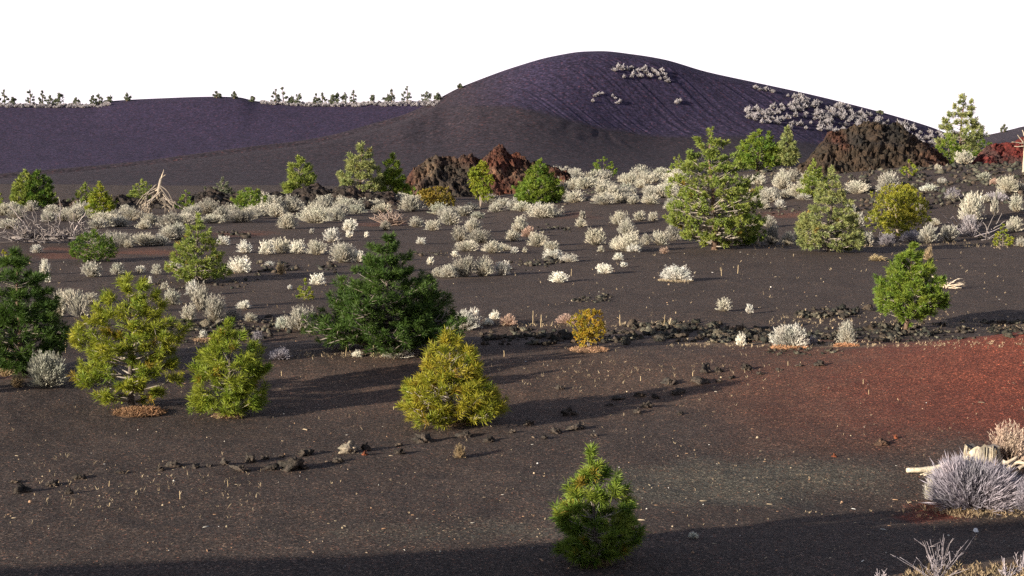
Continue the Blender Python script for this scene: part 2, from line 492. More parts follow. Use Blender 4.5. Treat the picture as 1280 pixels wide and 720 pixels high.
# the long dune behind, on the left
us = np.arange(-700, 700, 4.0)
cr_v = spline([-700, -300, 0, 60, 120, 145, 200, 271, 300, 325, 400, 500, 560, 640, 700], [150, 138, 130.5, 131, 131, 127, 124, 121.8, 122.5, 127.5, 130, 128, 127, 130, 140], us)
cd = 640.0
loft("dune_hill", us, [(430, -3), (480, zrow(212, 480) * 1.0), (560, zrow(172, 560)), (cd - 10, zrow(cr_v + 2.6, cd - 10)), (cd, zrow(cr_v, cd)), (cd + 30, zrow(cr_v, cd) - 1.0), (cd + 220, zrow(cr_v, cd) - 22), (cd + 420, -5 + 0 * us)],
     [10, 24, 40, 6, 6, 8, 10], M_HILL,
     lambda U, T_, X, d, z: (PURPLE * (1 + 0.08 * fbm(X / 26, d / 14, 5, 5)[..., None])),
     lambda U, T_, X, d, z: (0, 0, 0.18 * fbm(X / 14, d / 9, 61, 4) * (T_ > 0.5) * (T_ < 2.7) + 0.10 * fbm(X / 5 + d / 9, d / 20, 64, 3) * (T_ < 2.8)))

# the cinder cone with its broad left flank
us = np.concatenate([np.arange(-420, 500, 4.0), np.arange(500, 1210, 1.25), np.arange(1210, 1420, 5)])
cv = spline([-420, -200, 0, 160, 320, 365, 415, 470, 505, 532, 545, 572, 602, 640, 690, 730, 750, 790, 827, 880, 940, 1010, 1060, 1110, 1160, 1181, 1250, 1420],
            [252, 236, 217, 203, 182.5, 177.5, 169, 154, 144, 132.5, 126, 112, 100, 86.5, 72.5, 66.5, 66, 70, 76, 91, 104, 119, 131, 144, 159, 167, 192, 245], us)
bv = spline([-420, 0, 320, 470, 532, 545, 572, 600, 640, 680, 730, 780, 830, 900, 940, 1000, 1100, 1250, 1420], [262, 224, 190, 164, 142, 137, 134, 132.5, 134, 142, 155, 165, 171, 171, 172, 178, 196, 225, 262], us)
cd = spline([-420, 0, 320, 540, 730, 900, 1100, 1250, 1420], [400, 430, 455, 480, 500, 520, 540, 545, 545], us)
bd = cd - spline([-420, 0, 500, 545, 600, 730, 940, 1250, 1420], [34, 34, 30, 22, 40, 62, 58, 38, 36], us)
zc = zrow(cv, cd); zb = zrow(bv, bd)


def cone_disp(U, T_, X, d, z):
    up = sst(1.9, 2.12, T_) * (1 - sst(2.8, 3.0, T_)) * sst(560, 700, U)
    ph = U + 150 * (T_ - 2) + 8 * fbm(X / 40, d / 30, 71, 3)
    # runnels down the steep face, drifting to the right as they fall
    st = 1.25 * vn(ph / 3.6, T_ * 1.5, 75) + 0.7 * vn(ph / 7 + 40, T_ * 0.9, 76) + 0.5 * vn(ph / 17 + 9, T_ * 0.7, 77)
    big = vn(U / 70 + T_ * 0.9, T_ * 0.6, 79) * sst(860, 1000, U) * 2.2
    swirl = vn(X / 3.0 + 3.5 * fbm(X / 18, d / 22, 81, 3), d / 16 + 2 * fbm(X / 12, d / 18, 83, 2), 85) * np.exp(-(((U - 705) / 75) ** 2 + ((T_ - 1.75) / 0.28) ** 2)) * 0.8
    trail = -0.25 * np.exp(-((T_ - (1.38 + 0.12 * np.sin((U - 500) / 60))) / 0.012) ** 2) * sst(430, 500, U) * (1 - sst(600, 680, U))
    return 0, 0, 0.28 * up * st + 0.35 * up * big + swirl + trail + 0.35 * fbm(X / 12, d / 8, 87, 4) * (T_ > 0.3) * (T_ < 2.6) * (U > 300) * 0.35 + 0.07 * fbm(X / 3, d / 5, 89, 3) * (T_ < 2.8)


def cone_tint(U, T_, X, d, z):
    up = (sst(1.93, 2.08, T_ + 0.04 * fbm(X / 9, d / 9, 91, 3)) * sst(545, 680, U))[..., None]
    c = BROWNISH * (1 - up) + C(0.0265, 0.0205, 0.0415) * up
    return c * (1 + 0.08 * fbm(X / 22, d / 13, 93, 5)[..., None])


loft("cinder_cone", us, [(np.minimum(300, bd - 40), -1.5), ((bd * 0.62 + 300 * 0.38), zb * 0.40), (bd, zb), (cd - 9, zc - np.clip(spline([-420, 500, 560, 730, 1250], [1.5, 2.0, 2.2, 1.6, 2.0], us), 0, 9)), (cd, zc), (cd + 14, zc - 0.9), (cd + 120, zc * 0.45), (cd + 260, -4)],
     [30, 44, 130, 8, 5, 8, 8], M_HILL, cone_tint, cone_disp)

# a far hill on the right
us = np.arange(960, 1900, 5.0)
cv = spline([960, 1040, 1120, 1220, 1280, 1400, 1600, 1900], [196, 181, 176, 170.5, 157, 138, 120, 150], us)
loft("far_hill", us, [(620, -3), (700, zrow(190, 700)), (790, zrow(cv + 2, 790)), (800, zrow(cv, 800)), (860, zrow(cv, 860) - 4), (1100, -5)], [8, 24, 4, 5, 8], M_HILL,
     lambda U, T_, X, d, z: C(0.033, 0.028, 0.036) * (1 + 0.25 * fbm(X / 26, d / 14, 95, 4)[..., None]),
     lambda U, T_, X, d, z: (0, 0, 0.4 * fbm(X / 14, d / 9, 97, 4) * (T_ > 0.5)))


# ------------------------------------------------------------------ where a photo point lies on the land
def bvh_of(surfs):
    vs, fs, n = [], [], 0
    for V, Q in surfs:
        vs.append(V); fs.append(Q + n); n += len(V)
    return BVHTree.FromPolygons(np.concatenate(vs).tolist(), np.concatenate(fs).tolist())


BV = bvh_of(SURF)
EYEV = Vector((0, 0, EYE))


def P(u, v):
    """the point of the land seen at photo pixel (u, v)"""
    h = BV.ray_cast(EYEV, ray(u, v))
    if h[0] is None:
        h = BV.ray_cast(EYEV, ray(u, v + 3))
    return h[0]


def gz(x, y):
    h = BV.ray_cast(Vector((x, y, 400)), Vector((0, 0, -1)))
    return h[0].z if h[0] is not None else 0.0


def px(d):           # metres per photo pixel at distance d
    return d / F
# ------------------------------------------------------------------ pines
def unit(A):
    return A / (np.linalg.norm(A, axis=-1, keepdims=True) + 1e-9)


PAL = {  # needle colours: (main, second, tip tint)
    'dark': (C(0.034, 0.070, 0.012), C(0.056, 0.095, 0.016), 0.35),
    'deep': (C(0.050, 0.110, 0.016), C(0.110, 0.150, 0.020), 0.6),
    'lime': (C(0.120, 0.185, 0.020), C(0.215, 0.230, 0.026), 0.7),
    'vivid': (C(0.080, 0.150, 0.020), C(0.160, 0.195, 0.026), 0.6),
    'mid': (C(0.132, 0.188, 0.040), C(0.215, 0.240, 0.050), 0.6),
    'yellow': (C(0.120, 0.180, 0.020), C(0.245, 0.245, 0.026), 0.8),
    'autumn': (C(0.150, 0.165, 0.018), C(0.400, 0.230, 0.026), 0.6),
    'crest': (C(0.105, 0.125, 0.080), C(0.150, 0.160, 0.105), 0.1),
    'orange': (C(0.130, 0.180, 0.018), C(0.285, 0.240, 0.026), 0.9),
    'pale': (C(0.165, 0.205, 0.078), C(0.245, 0.250, 0.090), 0.5),
    'sage': (C(0.110, 0.130, 0.080), C(0.145, 0.150, 0.090), 0.2),
    'juniper': (C(0.140, 0.165, 0.022), C(0.260, 0.235, 0.026), 0.7),
    'bronze': (C(0.125, 0.115, 0.020), C(0.225, 0.150, 0.024), 0.6),
}


def add_tufts(mb, P_, D, L, W, K, col, rng, spread=0.75, tipmix=0.5):
    """Starbursts of needles: every tuft at P_ pointing along D, K needles each."""
    n = len(P_)
    R = rng.normal(size=(n, K, 3)); R = unit(R)
    dirs = unit(D[:, None] * (1.12 - spread * 0.55) + R * spread)
    base = P_[:, None] + D[:, None] * (rng.random((n, K, 1)) - 0.75) * L[:, None, None] * 0.9
    ln = L[:, None, None] * (0.65 + 0.5 * rng.random((n, K, 1)))
    tip = base + dirs * ln; tip[..., 2] -= 0.06 * ln[..., 0]
    side = unit(np.cross(dirs, unit(rng.normal(size=(n, K, 3))))) * (W * 0.5)
    mid = base + dirs * ln * 0.45
    V = np.stack([base, mid + side, tip, mid - side], 2).reshape(-1, 3)
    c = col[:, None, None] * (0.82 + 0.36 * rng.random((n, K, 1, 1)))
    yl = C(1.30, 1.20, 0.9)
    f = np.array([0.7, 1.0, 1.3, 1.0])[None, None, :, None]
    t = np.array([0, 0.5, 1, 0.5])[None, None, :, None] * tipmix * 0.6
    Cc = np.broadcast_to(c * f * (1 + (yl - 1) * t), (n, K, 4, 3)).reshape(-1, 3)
    i = np.arange(n * K)[:, None] * 4
    mb.add(V, i + np.array([[0, 1, 2, 3]]), Cc)


SIL = {  # half widths up the tree: (height 0..1, relative half width)
    'young': ([0, .04, .12, .22, .32, .42, .53, .66, .80, .92, 1], [.25, .75, .98, 1.0, .92, .76, .72, .54, .34, .15, .03]),
    'cone': ([0, .05, .15, .3, .5, .7, .85, 1], [.5, .9, 1.0, .9, .7, .46, .26, .04]),
    'round': ([0, .08, .2, .4, .6, .78, .92, 1], [.45, .85, 1.0, 1.0, .86, .62, .34, .06]),
    'broad': ([0, .05, .15, .3, .45, .6, .75, .9, 1], [.55, .95, 1.0, .95, .74, .55, .38, .2, .04]),
    'stem': ([0, .14, .2, .35, .5, .7, .86, 1], [0, .1, .85, 1.0, .88, .66, .38, .06]),
    'tiers': ([0, .08, .16, .28, .34, .46, .58, .66, .8, .92, 1], [.1, .5, .75, .9, .5, 1.0, .92, .62, .52, .3, .05]),
    'ponderosa': ([0, .06, .14, .3, .45, .6, .75, .88, 1], [.1, .55, .9, 1.0, .92, .78, .6, .38, .08]),
    'column': ([0, .04, .12, .28, .45, .60, .75, .88, 1], [.45, .82, .95, .96, 1.0, .84, .62, .36, .05]),
    'spire': ([0, .06, .2, .45, .7, .9, 1], [.6, .95, 1.0, .72, .42, .16, .02]),
    'sparse': ([0, .16, .24, .4, .6, .8, .93, 1], [.0, .35, .9, 1.0, .78, .55, .3, .05]),
}


def conifer(name, loc, H, W, d, sil, pal, rng, lean=0.0, bare=0.0, dens=1.0, rise=0.35, twist=0.0, spread=0.75, orange=0.0):
    """An Empty at the foot of the tree with its trunk (limbs grown on), branches and crown."""
    root = empty(name, loc)
    m = px(d)                                            # metres in one photo pixel there
    hp = H / m
    xs, ys = SIL[sil]
    crown = MB(); trunk = MB(); limbs = MB()
    # needles never thinner than the eye could resolve at that distance
    nl = max(0.21, 5.0 * m)
    nl = max(min(nl, 0.085 * max(H, W)), 2.3 * m)
    nw = max(0.014, 0.85 * m)
    K = 40 if hp > 140 else 36 if hp > 100 else 26 if hp > 40 else 16
    nt = int((64 + 0.034 * hp * (W / m)) * dens)
    if hp < 30: nt = int((30 + 0.10 * hp * W / m) * dens)
    elif hp < 62: nt = int(nt * 2.3)
    elif hp < 112: nt = int(nt * 1.45)
    # trunk
    r0 = max(0.028 * H * (0.75 if sil in ('young', 'cone', 'broad') else 0.8), 0.6 * m)
    zz = np.linspace(0, 1, 9)
    wob = np.cumsum(rng.normal(0, 0.008 * H, (9, 2)), axis=0); wob[0] = 0
    wob[:, 0] += lean * H * zz ** 1.5
    TP = np.column_stack([wob, zz * H * 0.95]); TP[0, 2] = -0.12 - 0.02 * H
    TR = r0 * (1 - zz) ** 0.8 + 0.25 * m
    TR[0] *= 1.35
    barkc = C(0.115, 0.075, 0.052) if sil in ('ponderosa', 'sparse', 'stem') else C(0.10, 0.082, 0.068)
    trunk.tube(TP, TR, barkc, k=8 if hp > 60 else 5)
    tz = lambda t: np.array([np.interp(t, zz, TP[:, 0]), np.interp(t, zz, TP[:, 1]), t * H * 0.95])
    Ps, Ds, Cs = [], [], []
    a, b, tipm = PAL[pal]
    per = 7 if hp > 60 else 5
    nb = max(8, nt // per)
    lv = np.sort((np.arange(nb) + rng.random(nb)) / nb)
    # more limbs where the tree is wide
    cdf_t = np.linspace(0, 1, 60); wgt = np.interp(cdf_t, xs, ys) ** 1.25 + 0.06; cdf = np.cumsum(wgt); cdf /= cdf[-1]
    tl = np.interp(lv, cdf, cdf_t)
    if hp > 60:                                          # whorls, one for each year of growth
        nw_ = int(rng.integers(9, 12)); tl = np.clip(np.round(tl * nw_) / nw_ + rng.normal(0, 0.014, nb), 0.03, 0.985)
    for i in range(nb):
        t = float(tl[i]); az = i * 2.399 + rng.normal(0, 0.35)
        half = float(np.interp(t, xs, ys)) * W * 0.5
        Lb = half * rng.uniform(0.80, 1.16) * (1.0 if rng.random() > 0.12 else 0.6)
        if hp > 60 and float(vn(np.array([az % 6.2832 * 1.1]), np.array([t * 7.0]), int(W * 1000) % 97)[0]) < -0.2: Lb *= 0.68
        if hp < 62: Lb *= 1.15
        if Lb < 0.02 * H: Lb = 0.03 * H
        up = rise * (0.25 + 1.5 * t) + rng.normal(0, 0.10)
        h = np.array([math.cos(az), math.sin(az), 0.0])
        t0 = max(0.03, t - up * Lb / H * 0.9)
        st = tz(t0)
        s = np.linspace(0, 1, 6)[:, None]
        sag = -0.10 * Lb * s + 0.16 * Lb * s * s
        sd = np.array([-h[1], h[0], 0]) * rng.normal(0, 0.10)
        pts = st + h * Lb * s + np.array([0, 0, 1]) * (up * Lb * s * 0.9 + sag) + sd * Lb * s * s
        rb = max(0.012 * Lb + 0.006 * H * (1 - t), 0.26 * m)
        gray = C(0.34, 0.30, 0.25) * (0.55 if pal == 'dark' else 0.9) * rng.uniform(0.7, 1.1)
        if hp > 26:
            trunk.tube(pts, rb * (1 - 0.75 * s[:, 0]), gray * (0.7 + 0.5 * s), k=4, cap=False)
        mi = max(2, int(round(per * (0.45 + 0.75 * half / (W * 0.5)))))
        tone = rng.random()
        for q in range(mi):
            ss = 1.0 if q == 0 else rng.uniform(0.40 + bare, 1.0) ** 0.7
            p = np.array([np.interp(ss, s[:, 0], pts[:, k]) for k in range(3)])
            tang = unit(pts[min(5, int(ss * 5) + 1)] - pts[max(0, int(ss * 5) - 1)])
            off = np.zeros(3)
            if q:
                latd = np.array([-h[1], h[0], 0.0]) * rng.choice([-1, 1]) + np.array([0, 0, rng.normal(0.25, 0.4)])
                off = (latd * 0.75 + tang * 0.5) * (0.16 * Lb + 0.25 * nl + 0.2 * Lb * (1 - abs(2 * ss - 1.2))) * rng.uniform(0.4, 1.0)
            pe = p + off
            if pe[2] < 0.04 * H: pe[2] = 0.04 * H + rng.random() * 0.03 * H
            if q and hp > 85:
                trunk.tube(np.stack([p, p + off * 0.5 + np.array([0, 0, 0.01]), pe]), np.array([rb * 0.4, rb * 0.28, rb * 0.15]) + 0.12 * m, gray * 1.05, k=3, cap=False)
            dr = unit(tang * 0.7 + off / (np.linalg.norm(off) + 1e-6) * 0.6 + np.array([0, 0, 0.55]))
            Ps.append(pe); Ds.append(dr)
            mixf = np.clip(0.5 * tone + 0.5 * rng.random() + rng.normal(0, 0.15), 0, 1)
            c = a * (1 - mixf) + b * mixf
            if rng.random() < orange: c = c * 0.35 + C(0.24, 0.13, 0.02) * 0.65
            Cs.append(c)
    # leader
    for q in range(7 if hp > 60 else 3):
        t = 1.0 - 0.028 * q
        Ps.append(tz(min(1, t)) + rng.normal(0, 0.008 * H, 3)); Ds.append(unit(np.array([rng.normal(0, .3), rng.normal(0, .3), 1.0]))); Cs.append(a * 0.5 + b * 0.5)
    Ps, Ds, Cs = np.array(Ps), np.array(Ds), np.array(Cs)
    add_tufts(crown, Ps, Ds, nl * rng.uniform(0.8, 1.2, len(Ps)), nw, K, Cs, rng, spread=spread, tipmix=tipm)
    trunk.build("trunk", M_BARK, root, smooth=True)
    if limbs.n: limbs.build("branches", M_BARK, root)
    crown.build("crown", M_LEAF, root)
    return root


def bushy(name, loc, H, W, d, pal, rng, stems=5, stemh=0.25, dens=1.0, fine=1.0, lob=11):
    """A rounded juniper or oak: several stems and a crown of leafy lobes."""
    root = empty(name, loc); m = px(d); crown, trunk = MB(), MB()
    a, b, tipm = PAL[pal]
    for q in range(stems):
        az = rng.random() * 2 * PI; e = np.array([math.cos(az) * W * 0.22 * rng.random(), math.sin(az) * W * 0.22 * rng.random(), H * rng.uniform(0.5, 0.75)])
        s = np.linspace(0, 1, 6)[:, None]; pts = e * s + rng.normal(0, 0.012 * H, (6, 3)) * s; pts[0, 2] = -0.1
        trunk.tube(pts, max(0.02 * H, 0.4 * m) * (1.1 - 0.8 * s[:, 0]), C(0.24, 0.20, 0.16), k=5)
    Ps, Ds, Cs = [], [], []
    nt = int((70 + 0.085 * H * W / m / m) * dens)
    lobes = []
    for q in range(lob):
        az = q * 2.399 + rng.normal(0, .3); t = (q + 0.5) / lob
        rr = math.sqrt(t) * 0.66
        zt = stemh + (1 - stemh) * 0.80 * math.sqrt(max(0.05, 1 - (rr / 0.85) ** 2))
        zc_ = H * (stemh + 0.12 + (zt - stemh - 0.10) * (1.0 if q % 3 == 0 else rng.uniform(-0.08, 0.9)))
        lobes.append((np.array([math.cos(az) * rr * W * 0.5, math.sin(az) * rr * W * 0.5, zc_]), W * rng.uniform(0.17, 0.27), rng.random()))
    for q in range(nt):
        c, r, tone = lobes[rng.integers(lob)]
        v = unit(rng.normal(size=3)); v[2] = v[2] if rng.random() < .4 else abs(v[2])
        p = c + v * r * np.array([1, 1, min(1.2, max(0.7, H / W))]) * rng.uniform(0.72, 1.08)
        p[2] = np.clip(p[2], H * (0.03 + stemh * 0.5 * rng.random()), H)
        Ps.append(p); Ds.append(unit(v + np.array([0, 0, 0.6])))
        f = np.clip(tone * 0.55 + 0.45 * rng.random(), 0, 1); Cs.append(a * (1 - f) + b * f)
    Ps, Ds, Cs = np.array(Ps), np.array(Ds), np.array(Cs)
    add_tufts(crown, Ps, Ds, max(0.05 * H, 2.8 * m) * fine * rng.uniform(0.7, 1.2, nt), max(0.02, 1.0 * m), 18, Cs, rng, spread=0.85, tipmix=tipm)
    trunk.build("trunk", M_BARK, root, smooth=True)
    crown.build("crown", M_LEAF, root)
    return root


# ------------------------------------------------------------------ shrubs
TONE = {  # (stem, head)
    'cream': (C(0.22, 0.185, 0.135), C(0.46, 0.42, 0.30)),
    'white': (C(0.38, 0.34, 0.28), C(0.72, 0.70, 0.63)),
    'grey': (C(0.20, 0.18, 0.16), C(0.33, 0.31, 0.26)),
    'lavender': (C(0.17, 0.15, 0.16), C(0.36, 0.335, 0.37)),
    'pinkish': (C(0.24, 0.16, 0.12), C(0.46, 0.32, 0.26)),
    'tan': (C(0.30, 0.22, 0.13), C(0.42, 0.32, 0.19)),
    'green': (C(0.16, 0.13, 0.06), C(0.15, 0.15, 0.04)),
}


def shrub_meshes(rng, tone, h=0.7, stems=160, heads=5, hl=0.06, hw=0.013, lob=5, sw=0.008, upright=0.5, flop=0.0):
    """One shrub of width 1 and height h: (stems MB, heads MB). Many twigs rise from the root and end in pale seed heads."""
    sc_, hc = TONE[tone]
    st, hd = MB(), MB()
    ctr = []
    for q in range(lob):
        az = q * 2.399 + rng.random(); r = 0.27 * math.sqrt((q + 0.4) / lob) * (lob > 1)
        ctr.append((math.cos(az) * r, math.sin(az) * r, rng.uniform(0.65, 1.0), rng.uniform(0.75, 1.1)))
    ctr = np.array(ctr)
    k = rng.integers(lob, size=stems); c = ctr[k]
    v = unit(rng.normal(size=(stems, 3))); v[:, 2] = np.abs(v[:, 2])
    R = np.where(rng.random(stems) < 0.72, rng.uniform(0.86, 1.06, stems), rng.uniform(0.5, 0.9, stems))
    tip = np.column_stack([c[:, 0] + v[:, 0] * 0.27 * R * c[:, 3], c[:, 1] + v[:, 1] * 0.27 * R * c[:, 3], h * (0.06 + 0.94 * c[:, 2] * np.clip(v[:, 2] * R, 0, 1.0) ** 0.75)])
    base = np.column_stack([tip[:, 0] * 0.22 + rng.normal(0, .02, stems), tip[:, 1] * 0.22 + rng.normal(0, .02, stems), np.full(stems, -0.02)])
    mid = base * 0.5 + tip * 0.5; mid[:, :2] = base[:, :2] + (tip[:, :2] - base[:, :2]) * (0.5 - 0.2 * upright); mid[:, 2] = tip[:, 2] * 0.5
    d = unit(tip - base); side = unit(np.cross(d, rng.normal(size=(stems, 3)))) * sw * 0.5
    V = np.stack([base - side, base + side, mid + side, mid - side, tip], 1)
    br = (0.7 + 0.6 * rng.random((stems, 1, 1)))
    Cs = sc_ * br * np.array([0.8, 0.8, 1.0, 1.0, 1.25])[None, :, None]
    i = np.arange(stems)[:, None] * 5
    st.add(V.reshape(-1, 3), np.concatenate([i + np.array([[0, 1, 2, 3]]), i + np.array([[3, 2, 4, 4]])]), Cs.reshape(-1, 3))
    # heads along the last third of each twig
    n = stems
    o = unit(tip - mid)
    f = rng.random((n, heads, 1))
    hp_ = mid[:, None] + (tip - mid)[:, None] * (0.25 + 0.8 * f) + rng.normal(0, 0.012, (n, heads, 3))
    hp_[..., 2] = np.maximum(hp_[..., 2], 0.02)
    dd = unit(o[:, None] * (0.75 + upright) + unit(rng.normal(size=(n, heads, 3))) * (0.75 - 0.35 * upright) + np.array([0, 0, 0.25]))
    ln = hl * (0.6 + 0.8 * rng.random((n, heads, 1)))
    s2 = unit(np.cross(dd, unit(rng.normal(size=(n, heads, 3))))) * hw * 0.5
    a = hp_; e = hp_ + dd * ln; mm = hp_ + dd * ln * 0.55
    V = np.stack([a, mm + s2, e, mm - s2], 2).reshape(-1, 3)
    lc = (0.7 + 0.55 * rng.random(lob))[k][:, None, None, None]
    Cc = np.clip(hc * lc ** 0.35 * (0.72 + 0.5 * rng.random((n, heads, 1, 1))), 0, 0.82)
    Cc = np.broadcast_to(Cc, (n, heads, 4, 3)).reshape(-1, 3)
    i = np.arange(n * heads)[:, None] * 4
    hd.add(V, i + np.array([[0, 1, 2, 3]]), Cc)
    return st, hd


# ------------------------------------------------------------------ rocks
def _ico(sub):
    bm = bmesh.new(); bmesh.ops.create_icosphere(bm, subdivisions=sub, radius=1.0)
    V = np.array([v.co[:] for v in bm.verts]); Fc = np.array([[v.index for v in f.verts] + [f.verts[2].index] for f in bm.faces]); bm.free()
    return V, Fc


ICO = {k: _ico(k) for k in (1, 2, 3)}


def rock(mb, loc, s, rng, col, sub=2, flat=0.65, rough=0.45):
    V, Fc = ICO[sub]
    o = rng.random(3) * 50
    A = V * 1.0
    r = 1 + rough * fbm(A[:, 0] * 2.3 + o[0] + A[:, 2] * 1.9, A[:, 1] * 2.3 + o[1] - A[:, 2] * 1.3, int(rng.integers(99)), 4, 0.7) * 1.7
    # a few broken faces
    for q in range(4):
        nrm = unit(rng.normal(size=3)); cut = rng.uniform(0.55, 0.85); dd = A @ nrm
        r = np.where(dd > cut, r * cut / np.maximum(dd, 1e-3), r)
    A = A * r[:, None] * np.array([rng.uniform(.8, 1.25), rng.uniform(.7, 1.1), flat * rng.uniform(.8, 1.3)])
    az = rng.random() * 6.28; ca, sa = math.cos(az), math.sin(az)
    A = np.column_stack([A[:, 0] * ca - A[:, 1] * sa, A[:, 0] * sa + A[:, 1] * ca, A[:, 2]])
    A = A * s + np.array(loc) + np.array([0, 0, 0.32 * s * flat])
    mb.add(A, Fc, C(*col) * rng.uniform(0.7, 1.35))
# ------------------------------------------------------------------ trees, each where it stands
def at(u, v):
    p = P(u, v); return p, p.y


def skyfoot(u, v):
    """foot of something that stands on a crest line: first row from above that meets land"""
    r = v - 14.0
    while r < v + 14 and BV.ray_cast(EYEV, ray(u, r))[0] is None:
        r += 0.4
    return r + 0.5


